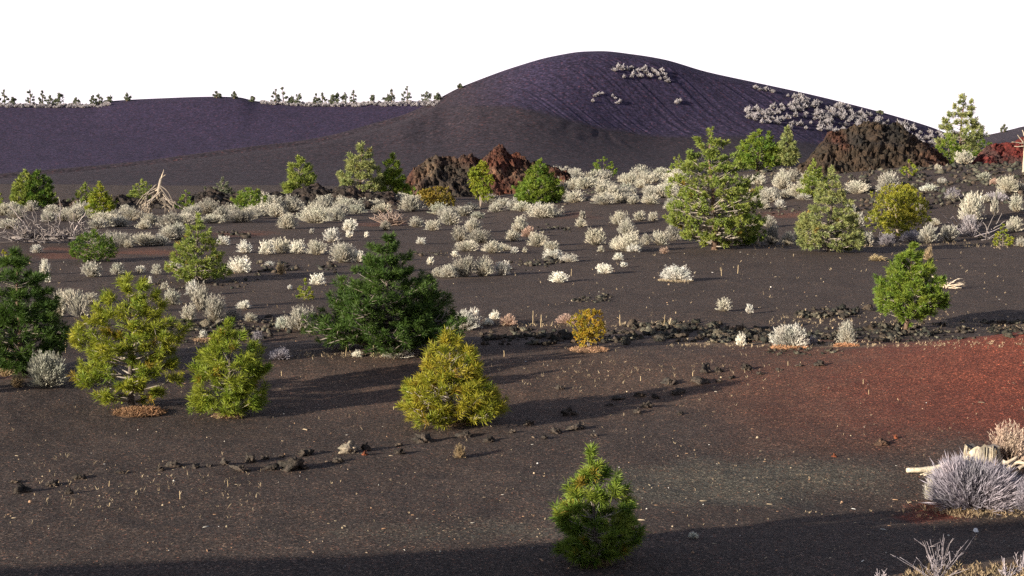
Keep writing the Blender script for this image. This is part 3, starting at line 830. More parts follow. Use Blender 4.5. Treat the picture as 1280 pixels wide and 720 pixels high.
LAND = []     # (u, v, phrase) that labels of shrubs refer to
PINES = [
    # sil, u, foot row, top row, width, palette, options, label, phrase for neighbours
    ('young', 745, 702, 552, 114, 'vivid', dict(bare=.15, seed=4, rise=.42, orange=.02, dens=.68), 'small green pine standing at the edge of the near shade, lowest tree in the photo', 'the small pine by the near shade'),
    ('tiers', 165, 508, 333, 134, 'yellow', dict(bare=.2, seed=5, rise=.32, dens=.78, orange=.03), 'yellow-green young pine with open tiers above an orange needle mat', 'the tiered yellow-green pine'),
    ('column', 287, 519, 394, 86, 'lime', dict(bare=.1, seed=12, rise=.5, dens=1.05, orange=.02), 'dense bright green young pine beside the tiered yellow-green one', 'the dense bright green pine'),
    ('cone', 567, 529, 407, 130, 'orange', dict(bare=.08, seed=58, rise=.5, dens=1.15, orange=.07), 'broad golden-tipped young pine, yellowest of the near pines', 'the golden-tipped pine'),
    ('ponderosa', 28, 472, 304, 108, 'dark', dict(bare=.15, seed=9, rise=.25, dens=1.3), 'dark shaded pine with a bare lower trunk at the left edge of the scene', 'the dark pine at the left edge'),
    ('broad', 487, 438, 287, 176, 'dark', dict(bare=.06, seed=21, rise=.35, dens=1.7), 'big wide dark green pine in the middle, widest of all the trees', 'the wide dark pine'),
    ('stem', 1131, 412, 299, 86, 'vivid', dict(bare=.05, seed=13, rise=.5, dens=1.7), 'vivid green pine with a short bare trunk above the red mound', 'the vivid green pine'),
    ('cone', 247, 353, 264, 72, 'mid', dict(bare=.08, seed=14, rise=.4, dens=1.3, orange=.04), 'sunlit olive pine with its trunk showing amid the scrub on the left', 'the olive pine in the left scrub'),
    ('round', 117, 327, 287, 46, 'deep', dict(seed=15, dens=1.2), 'small dark green pine on the rusty ground at left', 'the small pine on rusty ground'),
    ('cone', 381, 375, 348, 21, 'yellow', dict(seed=16), 'tiny yellow-green seedling pine beside the wide dark pine', 'the seedling pine'),
    ('ponderosa', 893, 312, 154, 110, 'mid', dict(bare=.05, seed=17, rise=.35, dens=1.7, orange=.015), 'tallest mature pine with an open crown and orange trunk, right of centre', 'the tallest pine'),
    ('round', 922, 306, 256, 54, 'vivid', dict(seed=18, dens=1.1), 'dark bushy young pine under the tallest pine', 'the bushy pine under the tallest'),
    ('broad', 1036, 315, 206, 78, 'pale', dict(bare=.08, seed=19, rise=.35, dens=1.25, orange=.01), 'pale green pine between the tallest pine and the round juniper', 'the pale pine by the juniper'),
    ('cone', 1017, 246, 198, 30, 'mid', dict(seed=20), 'small yellow-green pine behind the pale pine by the juniper', 'the small pine behind the pale one'),
    ('cone', 1254, 308, 280, 22, 'yellow', dict(seed=21), 'little yellow-green pine at the edge of the flat near the right border', 'the little pine at the right'),
    ('sparse', 1200, 204, 117, 52, 'pale', dict(bare=.25, seed=22, dens=1.1, rise=.3), 'tall thin pine with see-through crown standing against the sky', 'the thin tall pine'),
    ('round', 1184, 205, 168, 24, 'vivid', dict(seed=23), 'low green pine at the left foot of the thin tall pine', None),
    ('round', 1222, 200, 168, 30, 'deep', dict(seed=24), 'low dark pine at the right foot of the thin tall pine', None),
    ('spire', 982, 207, 156, 24, 'pale', dict(seed=25, dens=1.3), 'narrow pale spire-shaped pine left of the brown lava mound', 'the narrow spire pine'),
    ('ponderosa', 947, 214, 161, 46, 'vivid', dict(seed=26, dens=1.2), 'bright green pine behind the tallest pine, left of the spire', 'the green pine left of the spire'),
    ('round', 848, 222, 193, 22, 'mid', dict(seed=27), 'small olive pine peeping out at the left of the tallest pine', None),
    ('cone', 674, 256, 198, 50, 'vivid', dict(seed=28, dens=1.3), 'full green pine in front of the right end of the red crag', 'the pine before the red crag'),
    ('round', 755, 222, 196, 26, 'vivid', dict(seed=29), 'lone small green pine rising behind the thick pale scrub', 'the lone pine behind the scrub'),
    ('round', 374, 256, 194, 42, 'mid', dict(seed=30, dens=1.5), 'full rounded green pine alone between the scrub and the dark flank', 'the full rounded pine'),
    ('ponderosa', 450, 252, 177, 52, 'pale', dict(seed=31, dens=1.6, orange=.02), 'tall pale pine, the left one of the pair beside the dark crag', 'the pair of pines by the crag'),
    ('cone', 491, 251, 189, 40, 'vivid', dict(seed=32, dens=1.9), 'blue-green conical pine, the right one of the pair beside the dark crag', None),
    ('cone', 576, 238, 208, 15, 'sage', dict(seed=33), 'slim greyish young pine before the dark crag', None),
    ('cone', 517, 254, 233, 13, 'vivid', dict(seed=34), 'tiny bright green pine at the left foot of the dark crag', None),
    ('cone', 533, 252, 236, 12, 'vivid', dict(seed=35), 'tiny green pine behind the bronze juniper', None),
    ('round', 33, 260, 212, 26, 'mid', dict(seed=36, dens=1.3), 'left one of the twin green pines at the far left', 'the twin pines at far left'),
    ('round', 49, 260, 212, 30, 'deep', dict(seed=37, dens=1.3), 'right one of the twin green pines at the far left', None),
    ('cone', 60, 258, 229, 22, 'mid', dict(seed=38), 'small olive pine leaning on the twin pines at far left', None),
    ('cone', 107, 259, 227, 26, 'mid', dict(seed=39), 'small olive pine above the heap of dead branches, left one of two', 'the two pines above the branch heap'),
    ('cone', 127, 273, 227, 32, 'yellow', dict(seed=40, dens=1.2), 'yellow-green pine above the heap of dead branches, right one of two', None),
    ('round', 179, 258, 224, 24, 'mid', dict(seed=41), 'green pine half hidden behind the upturned dead tree', None),
    ('cone', 233, 263, 237, 22, 'vivid', dict(seed=42), 'small bright green pine just right of the upturned dead tree', 'the small pine by the dead tree'),
    ('cone', 280, 254, 221, 26, 'sage', dict(seed=43, dens=1.2), 'grey-green conical pine on the dark lava ridge', 'the grey-green conical pine'),
    ('cone', 256, 254, 233, 15, 'sage', dict(seed=44), 'smallest grey-green pine on the dark lava ridge', None),
    ('round', 314, 266, 234, 40, 'vivid', dict(seed=45, dens=1.3), 'broad low green pine in the pale scrub below the dark ridge', 'the broad low pine'),
    ('round', 86, 258, 249, 9, 'sage', dict(seed=46), 'tiny grey-green pine between the twin pines and the branch heap', None),
    ('round', 0, 262, 240, 14, 'mid', dict(seed=47), 'small olive pine cut by the left border in the far scrub', None),
    ('stem', 1136, 222, 200, 17, 'yellow', dict(seed=48), 'little yellow-green round-headed pine below the brown lava mound', None),
    ('round', 4, 330, 312, 18, 'orange', dict(seed=49), 'small orange-yellow pine at the left border above the dark pine', None),
]
for (sil, u, vb, vt, wd, pal, op, label, phrase) in PINES:
    op = dict(op); p, d = at(u, vb); m = px(d)
    conifer("pine_tree", p, (vb - vt) * m, wd * m, d, sil, pal, np.random.default_rng(op.pop('seed')), **op)
    t = [o for o in COL.objects if o.name.startswith("pine_tree") and not o.parent][-1]
    tag(t, label, "tree", "pines on the cinder plain")
    if phrase: LAND.append((u, (vb * 2 + vt) / 3, phrase, wd))

# trees outside the frame on the left whose long shadows cross the picture
for (x, y, H, W, sd, lab) in ((-24.5, 36.2, 5.6, 3.6, 61, 'green pine beyond the left border whose shade falls on the dark edge pine'),
                              (-21.5, 33.2, 3.4, 1.9, 62, 'smaller pine beyond the left border casting the thin left shadow')):
    t = conifer("pine_tree", (x, y, gz(x, y)), H, W, 40, 'round', 'deep', np.random.default_rng(sd), dens=1.0)
    tag(t, lab, "tree", "pines on the cinder plain")

BUSHY = [
    (1124, 294, 231, 82, 'juniper', 'juniper', dict(seed=1, stems=5, stemh=.0, dens=2.0, lob=24), 'round yellow-green juniper beyond the flat on the right', 'the round juniper'),
    (545, 262, 235, 54, 'bronze', 'juniper', dict(seed=2, stems=4, stemh=.0, dens=1.7, lob=16), 'bronze green juniper sprawling in front of the dark crag', 'the bronze juniper'),
    (735, 437, 387, 50, 'autumn', 'oak_tree', dict(seed=3, stems=5, stemh=.16, dens=1.5, lob=15), 'small orange and green leafy tree on a pale litter ring', 'the orange and green tree'),
    (601, 258, 199, 34, 'yellow', 'aspen_tree', dict(seed=4, stems=3, stemh=.10, dens=1.7, lob=15), 'yellow leafy tree with white stem below the red peak', 'the yellow tree with white stem'),
]
for (u, vb, vt, wd, pal, nm, op, label, phrase) in BUSHY:
    op = dict(op); p, d = at(u, vb); m = px(d)
    t = bushy(nm, p, (vb - vt) * m, wd * m, d, pal, np.random.default_rng(op.pop('seed')), **op)
    tag(t, label, "tree")
    LAND.append((u, (vb * 2 + vt) / 3, phrase, wd))

# far trees along the crests
FAR = [(6, 111, 9, 'p'), (16, 121, 7, 'b'), (38, 111, 10, 'p'), (54, 112, 9, 'p'), (63, 118, 7, 'p'), (74, 115, 12, 'b'), (95, 121, 6, 'p'),
       (117, 118, 7, 'p'), (124, 117, 9, 'p'), (136, 120, 12, 'b'), (159, 116, 7, 'p'), (271, 114, 9, 'p'), (293, 114, 6, 'p'), (315, 121, 6, 'b'),
       (345, 110, 10, 'p'), (354, 107, 10, 'p'), (364, 120, 7, 'b'), (371, 117, 13, 'b'), (395, 116, 5, 'p'), (403, 115, 9, 'p'), (415, 117, 9, 'b'),
       (421, 115, 9, 'b'), (430, 116, 10, 'b'), (441, 111, 6, 'p'), (465, 118, 6, 'b'), (485, 117, 10, 'b'), (490, 110, 7, 'p'), (509, 106, 12, 'p'),
       (533, 114, 15, 'b'), (547, 116, 10, 'b'), (575, 105, 5, 'p'), (1100, 143, 5, 'p'), (1255, 155, 8, 'p')]
ORD = ['first', 'second', 'third', 'fourth', 'fifth', 'sixth', 'seventh', 'eighth', 'ninth', 'tenth', 'eleventh', 'twelfth', 'thirteenth', 'fourteenth', 'fifteenth', 'sixteenth', 'seventeenth',
       'eighteenth', 'nineteenth', 'twentieth', 'twenty-first', 'twenty-second', 'twenty-third', 'twenty-fourth', 'twenty-fifth', 'twenty-sixth', 'twenty-seventh', 'twenty-eighth', 'twenty-ninth', 'thirtieth']
ORD += ['thirty-' + x for x in ORD[:9]] + ['fortieth'] + ['forty-' + x for x in ORD[:9]] + ['fiftieth'] + ['fifty-' + x for x in ORD[:9]] + ['sixtieth'] + ['sixty-' + x for x in ORD[:9]]
seq = {}
for i, (u, vt, wd, kd) in enumerate(FAR):
    vb = skyfoot(u, vt + 12) + (1.2 if u < 560 else 0.5); p, d = at(u, vb)
    if d < 450 and u < 560: vb -= 1.5; p, d = at(u, vb)
    m = px(d); vb += 0.8 if kd == 'b' else 0; H = max(3.5 * m, (vb - vt) * m)
    if kd == 'b': p = p - Vector((0, 0, 0.22 * H)); H *= 1.18
    nm = "pine_tree" if kd == 'p' else "juniper"
    H *= 0.92
    if kd == 'p':
        t = conifer(nm, p, H, wd * m, d, 'ponderosa', 'crest', np.random.default_rng(300 + i), dens=0.42)
    else:
        t = bushy(nm, p, H, wd * m, d, 'crest', np.random.default_rng(300 + i), stems=2, stemh=.1, dens=0.5, lob=5)
    if u < 165: where, key = 'from the left border along the dune crest', 'a'
    elif u < 318: where, key = 'from the left on the bare middle of the dune crest', 'b'
    elif u < 560: where, key = 'from the left in the crest scrub beside the cone', 'c'
    elif u < 600: lab = 'tiny lone pine on the left shoulder of the cinder cone'; key = None
    elif u < 1200: lab = 'tiny dark pine in the scrub on the right flank of the cone'; key = None
    else: lab = 'tiny grey pine on the crest of the far hill'; key = None
    if key:
        k = (key, kd); seq[k] = seq.get(k, 0) + 1
        lab = f"{ORD[seq[k]-1]} small {'upright pine' if kd == 'p' else 'bushy juniper'} {where}"
    tag(t, lab, "tree", "far trees on the crests")
# ------------------------------------------------------------------ shrubs
rs = np.random.default_rng(77)
PROTO = {}
TONE['cream'] = (C(0.25, 0.215, 0.16), C(0.47, 0.445, 0.375)); TONE['grey'] = (C(0.22, 0.20, 0.175), C(0.41, 0.39, 0.335))
TONE['pale'] = (C(0.24, 0.21, 0.18), C(0.42, 0.40, 0.35))


def shrub_proto(tone, lod, k):
    key = (tone, lod, k)
    if key not in PROTO:
        g = np.random.default_rng(1000 + 37 * k + 11 * len(tone) + ord(tone[0]) + 500 * lod)
        if lod == 2: a = dict(h=0.70, stems=460, heads=9, hl=0.065, hw=0.015, lob=7, sw=0.009)
        elif lod == 1: a = dict(h=0.66, stems=270, heads=9, hl=0.080, hw=0.022, lob=6, sw=0.016)
        else: a = dict(h=0.66, stems=110, heads=7, hl=0.14, hw=0.050, lob=5, sw=0.03)
        a['upright'] = [0.5, 0.25, 0.8, 0.15, 0.6][k % 5]; a['lob'] = max(2, a['lob'] + [0, 2, -2, 3, -1][k % 5]); a['stems'] = int(a['stems'] * [1, .8, 1.1, .9, .65][k % 5])
        st, hd = shrub_meshes(g, tone, **a)
        if lod == 0:
            st.add(np.concatenate(hd.v), np.concatenate([f + 0 for f in hd.f]), np.concatenate(hd.c))
            PROTO[key] = [st.mesh("shrub", M_SAGE)]
        else:
            PROTO[key] = [st.mesh("stems", M_SAGE), hd.mesh("foliage", M_SAGE)]
    return PROTO[key]


SHRUBS = []     # dicts, labelled afterwards


def shrub(u, vb, wd, ht, tone, label=None, lod=None):
    p, d = at(u, vb); m = px(d)
    if lod is None: lod = 2 if wd >= 30 else 1 if wd >= 13 else 0
    ms = shrub_proto(tone, lod, int(rs.integers(5)))
    el = rs.uniform(0.85, 1.3) if wd >= 18 else 1.0
    s = (wd * m * el, wd * m, ht * m / 0.68); rz = rs.normal(0, 0.45) + (PI if rs.random() < 0.5 else 0)
    if lod == 0:
        o = bpy.data.objects.new("shrub", ms[0]); COL.objects.link(o); o.location = p; o.rotation_euler = (0, 0, rz); o.scale = s
    else:
        o = empty("shrub", p, rz, s)
        for nm, me in zip(("stems", "foliage"), ms):
            c = bpy.data.objects.new(nm, me); COL.objects.link(c); c.parent = o
    SHRUBS.append(dict(o=o, u=u, v=vb, w=wd, h=ht, tone=tone, label=label))
    return o


# those that stand out one by one: u, foot row, width, height, tone
ONE = """47 316 17 11 white|280 306 21 12 white|307 316 28 17 white|219 338 25 14 white|115 346 26 21 cream|147 343 24 17 grey|175 341 18 10 white|196 343 15 15 grey|301 341 34 21 white
188 354 6 9 white|75 396 26 35 cream|99 396 26 36 grey|86 379 30 22 cream|112 379 26 16 cream|57 343 14 20 white|60 353 10 10 white|215 381 28 24 cream|236 401 24 22 cream|251 387 26 36 cream|268 401 36 34 cream|306 386 19 12 white
291 399 20 16 grey|313 402 18 13 cream|241 369 24 22 white|206 362 12 10 grey|22 484 24 21 tan|8 470 36 40 tan|253 424 13 13 white|322 428 16 16 lavender|350 449 30 16 lavender
360 286 32 24 cream|395 279 42 24 cream|420 276 32 21 grey|345 271 26 18 cream|437 289 23 17 white|482 288 21 13 cream|520 284 26 16 cream|540 288 18 15 cream|561 281 28 22 cream
390 292 8 7 white|414 302 21 18 white|437 297 11 9 white|458 297 8 8 white|527 305 15 9 white|333 318 22 19 white|352 316 28 20 cream|372 317 26 18 white|396 318 30 20 cream|428 328 38 26 cream|447 328 22 18 white
351 343 15 17 tan|336 332 15 6 white|396 356 19 15 white|362 362 8 6 white|538 331 12 11 white|575 301 28 21 cream|591 291 32 21 cream|600 303 36 20 cream|585 314 32 14 cream|616 316 28 16 cream|569 321 12 8 white
560 347 32 20 cream|581 346 34 28 cream|604 345 36 26 cream|628 344 26 20 white|629 313 22 9 cream|548 346 18 12 grey|680 272 42 21 cream|728 273 11 10 cream|726 284 19 12 cream|650 290 28 22 cream|671 308 32 20 cream|641 301 26 16 cream
690 314 24 15 cream|692 324 30 13 white|711 327 23 11 white|656 316 9 7 cream|643 317 11 9 white|660 296 20 14 pinkish|775 281 32 21 cream|800 276 26 15 cream|816 276 15 13 cream|783 293 32 22 cream|745 306 25 24 cream|751 315 10 8 cream|785 314 42 26 cream
769 312 18 16 cream|792 315 20 11 white|808 306 16 15 cream|825 306 22 20 cream|840 301 22 22 grey|831 317 13 9 pinkish|773 325 16 10 white|756 342 23 14 white|780 334 10 7 white|700 353 23 14 white|845 351 41 21 white|848 277 16 26 cream|838 262 18 18 grey
905 389 20 20 cream|937 392 12 13 white|926 432 15 18 white|1016 431 14 12 lavender|1058 432 30 38 cream|583 412 34 28 white|618 399 16 12 white|611 406 18 10 white|635 407 26 16 pinkish|710 405 28 14 pinkish
497 447 42 18 white|446 446 16 9 white|376 412 46 36 cream|354 411 20 17 white|978 236 30 26 cream|1001 247 42 22 cream|1012 228 26 16 grey|974 260 16 11 white|965 306 24 32 grey|985 306 22 18 cream|1000 301 20 16 grey|1071 242 32 18 cream
1110 242 36 28 cream|1160 239 28 10 white|1177 229 13 8 white|1230 226 24 13 cream|1242 231 13 9 pinkish|1260 241 34 22 cream|1215 277 42 38 cream|1212 295 32 30 lavender|1270 264 22 22 cream|1268 290 26 22 grey|1160 304 28 25 cream|1187 302 26 24 cream|1110 307 32 17 lavender|1137 302 26 15 lavender
1083 307 24 22 cream|1073 284 18 22 cream|1243 270 12 30 cream|1250 246 18 10 cream|1160 325 14 18 tan|1096 326 26 8 tan|1276 308 18 12 cream|1205 205 26 18 cream|1090 208 10 12 pinkish|1173 213 12 8 cream|575 572 20 20 tan|867 673 16 9 white|660 255 22 18 grey
941 250 22 16 cream|955 262 18 14 grey|948 231 20 14 cream|962 284 18 16 cream|1064 265 16 14 grey|1150 262 16 12 grey|1190 250 18 10 cream"""
for row in ONE.replace("\n", "|").split("|"):
    u, v, wd, ht, tone = row.split(); shrub(float(u), float(v), float(wd), float(ht), tone)

# thick bands of scrub: (u0, u1, row0, row1, how many, width range, tones)
BANDS = [(0, 112, 262, 288, 16, 18, 30, 'cream cream grey'), (112, 232, 268, 291, 17, 20, 32, 'cream cream cream grey'), (232, 335, 262, 283, 13, 20, 32, 'cream cream grey'),
         (84, 222, 299, 311, 15, 16, 30, 'cream cream grey'), (322, 520, 254, 272, 17, 18, 30, 'cream grey grey'), (540, 690, 254, 274, 14, 18, 28, 'cream grey grey'),
         (692, 852, 221, 256, 62, 16, 27, 'cream cream cream grey'), (930, 1010, 218, 262, 7, 16, 26, 'cream grey'), (1085, 1280, 232, 300, 10, 14, 26, 'cream grey lavender')]
for (u0, u1, v0, v1, n, w0, w1, tones) in BANDS:
    tones = tones.split()
    for k in range(n):
        u = u0 + (u1 - u0) * (k + 0.2 + 0.6 * rs.random()) / n if n < 20 else u0 + (u1 - u0) * rs.random()
        v = v0 + (v1 - v0) * rs.random(); wd = (w0 + (w1 - w0) * rs.random()) * 1.15
        if abs(u - 198) < 31 and v < 277: continue
        if 12 < u < 108 and v > 279: continue
        shrub(u, v, wd, wd * rs.uniform(0.42, 0.72), tones[int(rs.integers(len(tones)))])

# clumps on the steep face of the cone, the smallest shrubs in the picture: part of the far scrub below
HILL = [(768, 87), (773, 84), (778, 86), (784, 86), (780, 96), (789, 84), (792, 92), (797, 88), (790, 95), (803, 87), (808, 90), (812, 95), (818, 89), (822, 93), (827, 88), (829, 93), (825, 98), (832, 97), (835, 101), (815, 86), (800, 95), (807, 84)]
HILL = [(u, v, 'h1') for u, v in HILL] + [(744, 119, 'h2'), (748, 117, 'h2'), (753, 116, 'h2'), (741, 126, 'h2'), (766, 119, 'h2'), (769, 122, 'h2'), (772, 128, 'h2'), (775, 126, 'h2')] + [(846, 128, 'h3'), (850, 126, 'h3'), (957, 112, 'h4'), (944, 109, 'h4'), (950, 111, 'h4'), (965, 114, 'h4'), (985, 119, 'h4')]
# ------------------------------------------------------------------ labels: nearest landmark, which side of it, how far along
LAND += [(197, 250, 'the upturned dead tree', 50), (60, 285, 'the heap of dead branches', 90), (1085, 190, 'the brown lava mound', 150), (1185, 353, 'the bundle of white twigs', 40), (987, 425, 'the bright white bush', 46)]
ADJ = dict(pale='pale', cream='pale cream', white='frosty white', grey='dull grey', lavender='lavender grey', pinkish='pinkish', tan='straw tan', green='olive')
rel = {}
for s in SHRUBS:
    if s['label']: continue
    best = min(LAND, key=lambda L: math.hypot((s['u'] - L[0]) / 1.0, (s['v'] - L[1]) * 2.2) - 0.35 * L[3])
    du, dv = s['u'] - best[0], (s['v'] - best[1]) * 2.2
    if abs(du) > abs(dv): r = 'left of' if du < 0 else 'right of'
    else: r = 'in front of' if dv > 0 else 'behind'
    sz = 'large' if s['w'] >= 30 else 'small' if s['w'] < 17 else 'rounded'
    s['key'] = (sz, s['tone'], r, best[2]); s['dist'] = math.hypot(du, dv)
    rel.setdefault(s['key'], []).append(s)
for (sz, tone, r, ph), L in rel.items():
    L.sort(key=lambda s: s['dist'])
    for i, s in enumerate(L):
        if len(L) == 1: s['label'] = f"{sz} {ADJ[tone]} shrub {r} {ph}"
        elif i == 0: s['label'] = f"{sz} {ADJ[tone]} shrub {r} {ph}, closest"
        else: s['label'] = f"{sz} {ADJ[tone]} shrub {r} {ph}, {ORD[i]} out"
for s in SHRUBS:
    tag(s['o'], s['label'], "shrub", s.get('group', "pale shrubs on the cinders"))
print("shrubs", len(SHRUBS), "labels", len({s['label'] for s in SHRUBS}))

# scrub on the right flank of the cone and along the crests reads as one mass
g = np.random.default_rng(5)
far = MB()
base_st, base_hd = shrub_meshes(np.random.default_rng(6), 'cream', h=0.7, stems=46, heads=5, hl=0.2, hw=0.085, lob=3, sw=0.05)
BV_, BF_, BC_ = np.concatenate(base_hd.v + base_st.v), None, np.concatenate(base_hd.c + base_st.c)
nh = base_hd.n
bf = [f for f in base_hd.f] + [f + nh for f in base_st.f]


def far_clump(u, v, wd, shade=1.0):
    p, d = at(u, v); m = px(d) * wd; a = g.random() * 6.28; ca, sa = math.cos(a), math.sin(a)
    V = np.column_stack([(BV_[:, 0] * ca - BV_[:, 1] * sa), (BV_[:, 0] * sa + BV_[:, 1] * ca), BV_[:, 2] * g.uniform(.8, 1.2)]) * m + np.array(p)
    n0 = far.n
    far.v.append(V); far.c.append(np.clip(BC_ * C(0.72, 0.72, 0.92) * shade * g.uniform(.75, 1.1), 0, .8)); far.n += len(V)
    for f in bf: far.f.append(f + n0)


up = spline([935, 960, 1000, 1030, 1060, 1100, 1140, 1182], [136, 134, 123, 127, 133, 148, 158, 168], np.arange(935, 1183, 1.0))
lo = spline([935, 960, 1000, 1030, 1060, 1100, 1140, 1182], [146, 155, 162, 164, 168, 172, 177, 182], np.arange(935, 1183, 1.0))
k = 0
while k < 230:
    u = 935 + 247 * g.random(); i = int(u - 935); t = g.random()
    v = up[i] + (lo[i] - up[i]) * t
    dens = 0.95 if 985 < u < 1125 else 0.6
    if g.random() > dens * (0.6 + 0.8 * (vn(np.array([u / 9.]), np.array([v / 5.]), 4)[0] + 0.5)): continue
    far_clump(u, v + 2, g.uniform(5.5, 10)); k += 1
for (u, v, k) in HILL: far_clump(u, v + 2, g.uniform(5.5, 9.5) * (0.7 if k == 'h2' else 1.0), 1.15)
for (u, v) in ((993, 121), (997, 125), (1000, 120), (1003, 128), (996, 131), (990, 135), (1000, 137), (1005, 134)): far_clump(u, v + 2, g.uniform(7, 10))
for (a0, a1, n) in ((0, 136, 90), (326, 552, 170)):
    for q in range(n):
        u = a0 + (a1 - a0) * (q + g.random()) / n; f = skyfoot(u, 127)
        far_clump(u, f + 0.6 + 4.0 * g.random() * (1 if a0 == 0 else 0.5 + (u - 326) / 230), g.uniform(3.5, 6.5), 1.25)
tag(far.build("distant_scrub", M_SAGE), kind="stuff")
# ------------------------------------------------------------------ lava crags
def blocks(a, b, seed):
    """cellular noise: (a random height for every cell, distance to the cell's edge)"""
    ia, ib = np.floor(a), np.floor(b); d1 = np.full(a.shape, 9.0); d2 = d1.copy(); idv = np.zeros(a.shape)
    for da in (-1, 0, 1):
        for db in (-1, 0, 1):
            ca, cb = ia + da, ib + db
            dd = np.hypot(ca + _h(ca, cb, seed) - a, cb + _h(ca, cb, seed + 1) - b)
            near = dd < d1
            d2 = np.where(near, d1, np.minimum(d2, dd)); idv = np.where(near, _h(ca, cb, seed + 2), idv); d1 = np.minimum(d1, dd)
    return idv, d2 - d1


def crag(name, us, rows_x, rows_y, d0, dc, d1, sink, colf, amp, seed, label, phrase=None):
    us = np.arange(us[0], us[1], us[2]); v = np.interp(us, rows_x, rows_y)
    e = np.minimum(sst(us[0], us[0] + 10, us), 1 - sst(us[-1] - 10, us[-1], us))
    zc = zrow(v, dc)
    g0 = np.array([gz((u - 640) / F * d0, d0) for u in us]); g1 = np.array([gz((u - 640) / F * d1, d1) for u in us])
    h = zc - g0
    def disp(U, T_, X, d, z):
        k = np.clip(T_ * 3, 0, 1) * np.clip((4 - T_) * 2, 0, 1)
        n = fbm(X / 3.2 + seed, d / 3.2 + z / 2.5, seed, 4) * 1.6
        j = np.abs(fbm(X / 1.5 + z / 2, d / 2.0 - z / 1.3, seed + 9, 3)) * 1.5
        i1, e1 = blocks(X / 1.7 + 0.3 * n, (z + 0.6 * d) / 1.3, seed + 40); i2, e2 = blocks(X / 0.62, (z + 0.6 * d) / 0.52 + n, seed + 50)
        bl = 0.95 * (i1 - 0.5) - 0.5 * (e1 < 0.12) + 0.55 * (i2 - 0.5) - 0.3 * (e2 < 0.14)
        o = amp * k * (0.7 * n + 0.7 * j - 0.3 + bl)
        return amp * 0.5 * k * fbm(X / 1.3, z / 1.0, seed + 20, 3), -o * 0.9, o * 0.62 + amp * 0.5 * k * vn(X / 0.9, d / 1.2, seed + 5)
    o = loft(name, us, [(d0 - 2.0, g0 - sink), (d0, g0 - 0.1), (d0 + 0.45 * (dc - d0), g0 + h * 0.55), (dc, zc), (d1, g1 - sink)], [2, 14, 22, 12], M_LAVA, colf, disp, smooth=False, kind=None)
    tag(o, label, "lava rock")
    if phrase: LAND.append((us.mean(), v.mean() + 15, phrase, us[-1] - us[0]))
    return o


def mixc(a, b, f):
    f = np.clip(f, 0, 1)[..., None]; return a * (1 - f) + b * f


def col1(U, T_, X, d, z):
    n = fbm(X / 4, z / 3, 201, 4)
    c = mixc(C(0.034, 0.028, 0.024) + 0 * X[..., None], C(0.062, 0.026, 0.019), sst(598, 618, U + 30 * n) * (1 - 0.55 * sst(640, 660, U)) + sst(0.1, 0.4, n) * 0.3)
    c = mixc(c, C(0.060, 0.030, 0.023), sst(535, 512, U + 20 * n) * 0.9)
    return mixc(c, C(0.105, 0.080, 0.058), sst(0.15, 0.5, fbm(X / 2, z / 2, 207, 3)) * 0.55)


def col2(U, T_, X, d, z):
    n = fbm(X / 4, z / 3, 211, 4)
    c = mixc(C(0.037, 0.028, 0.021) + 0 * X[..., None], C(0.022, 0.020, 0.019), sst(-0.05, 0.35, n))
    return mixc(c, C(0.060, 0.027, 0.021), sst(0.1, 0.45, fbm(X / 6, z / 5, 213, 3)) * 0.8 + 0.5 * sst(1135, 1170, U))


def col3(U, T_, X, d, z):
    return mixc(C(0.075, 0.016, 0.015) + 0 * X[..., None], C(0.05, 0.03, 0.03), sst(0.0, 0.4, fbm(X / 3, z / 3, 221, 4)))


def col4(U, T_, X, d, z):
    return mixc(C(0.030, 0.026, 0.025) + 0 * X[..., None], C(0.055, 0.042, 0.037), sst(0.0, 0.45, fbm(X / 3, z / 3, 231, 4)))


crag("lava_crag", (504, 726, 1.5), [504, 508, 520, 532, 545, 560, 572, 590, 598, 606, 613, 620, 628, 634, 650, 662, 680, 690, 700, 712, 726], [236, 224, 208, 203, 198, 197.5, 200, 191, 200, 197, 188, 180, 182, 191, 197, 202, 205, 207, 210, 215, 236],
     236, 252, 274, 1.0, col1, 1.0, 3, 'jagged lava crag, dark on one side and rust red with a knob on the other', 'the red crag')
crag("lava_crag", (984, 1184, 1.5), [984, 992, 1010, 1022, 1032, 1045, 1065, 1082, 1100, 1120, 1135, 1155, 1170, 1184], [220, 211, 196, 181, 168, 165, 156.5, 154, 156, 156.5, 165, 177, 188, 212],
     203, 217, 236, 1.0, col2, 0.9, 5, 'big rounded dark brown lava mound in front of the cone flank')
crag("lava_crag", (1214, 1330, 1.5), [1214, 1222, 1230, 1240, 1252, 1262, 1268, 1276, 1290, 1310, 1330], [203, 192, 184, 180, 179, 180, 175, 171, 170, 175, 200],
     222, 232, 248, 1.0, col3, 0.8, 7, 'low dark red lava outcrop at the right border below the far hill')
crag("lava_ridge", (60, 505, 1.8), [60, 75, 100, 130, 150, 165, 180, 215, 240, 265, 285, 300, 325, 340, 360, 380, 398, 412, 430, 442, 455, 475, 490, 505], [259, 249, 246, 249, 243, 246, 245, 250, 244, 235, 242, 240, 245, 239, 241, 233, 231, 235, 230, 232, 241, 239, 236, 252],
     180, 190, 204, 0.8, col4, 0.6, 9, 'long low dark lava ridge behind the pale scrub on the left')


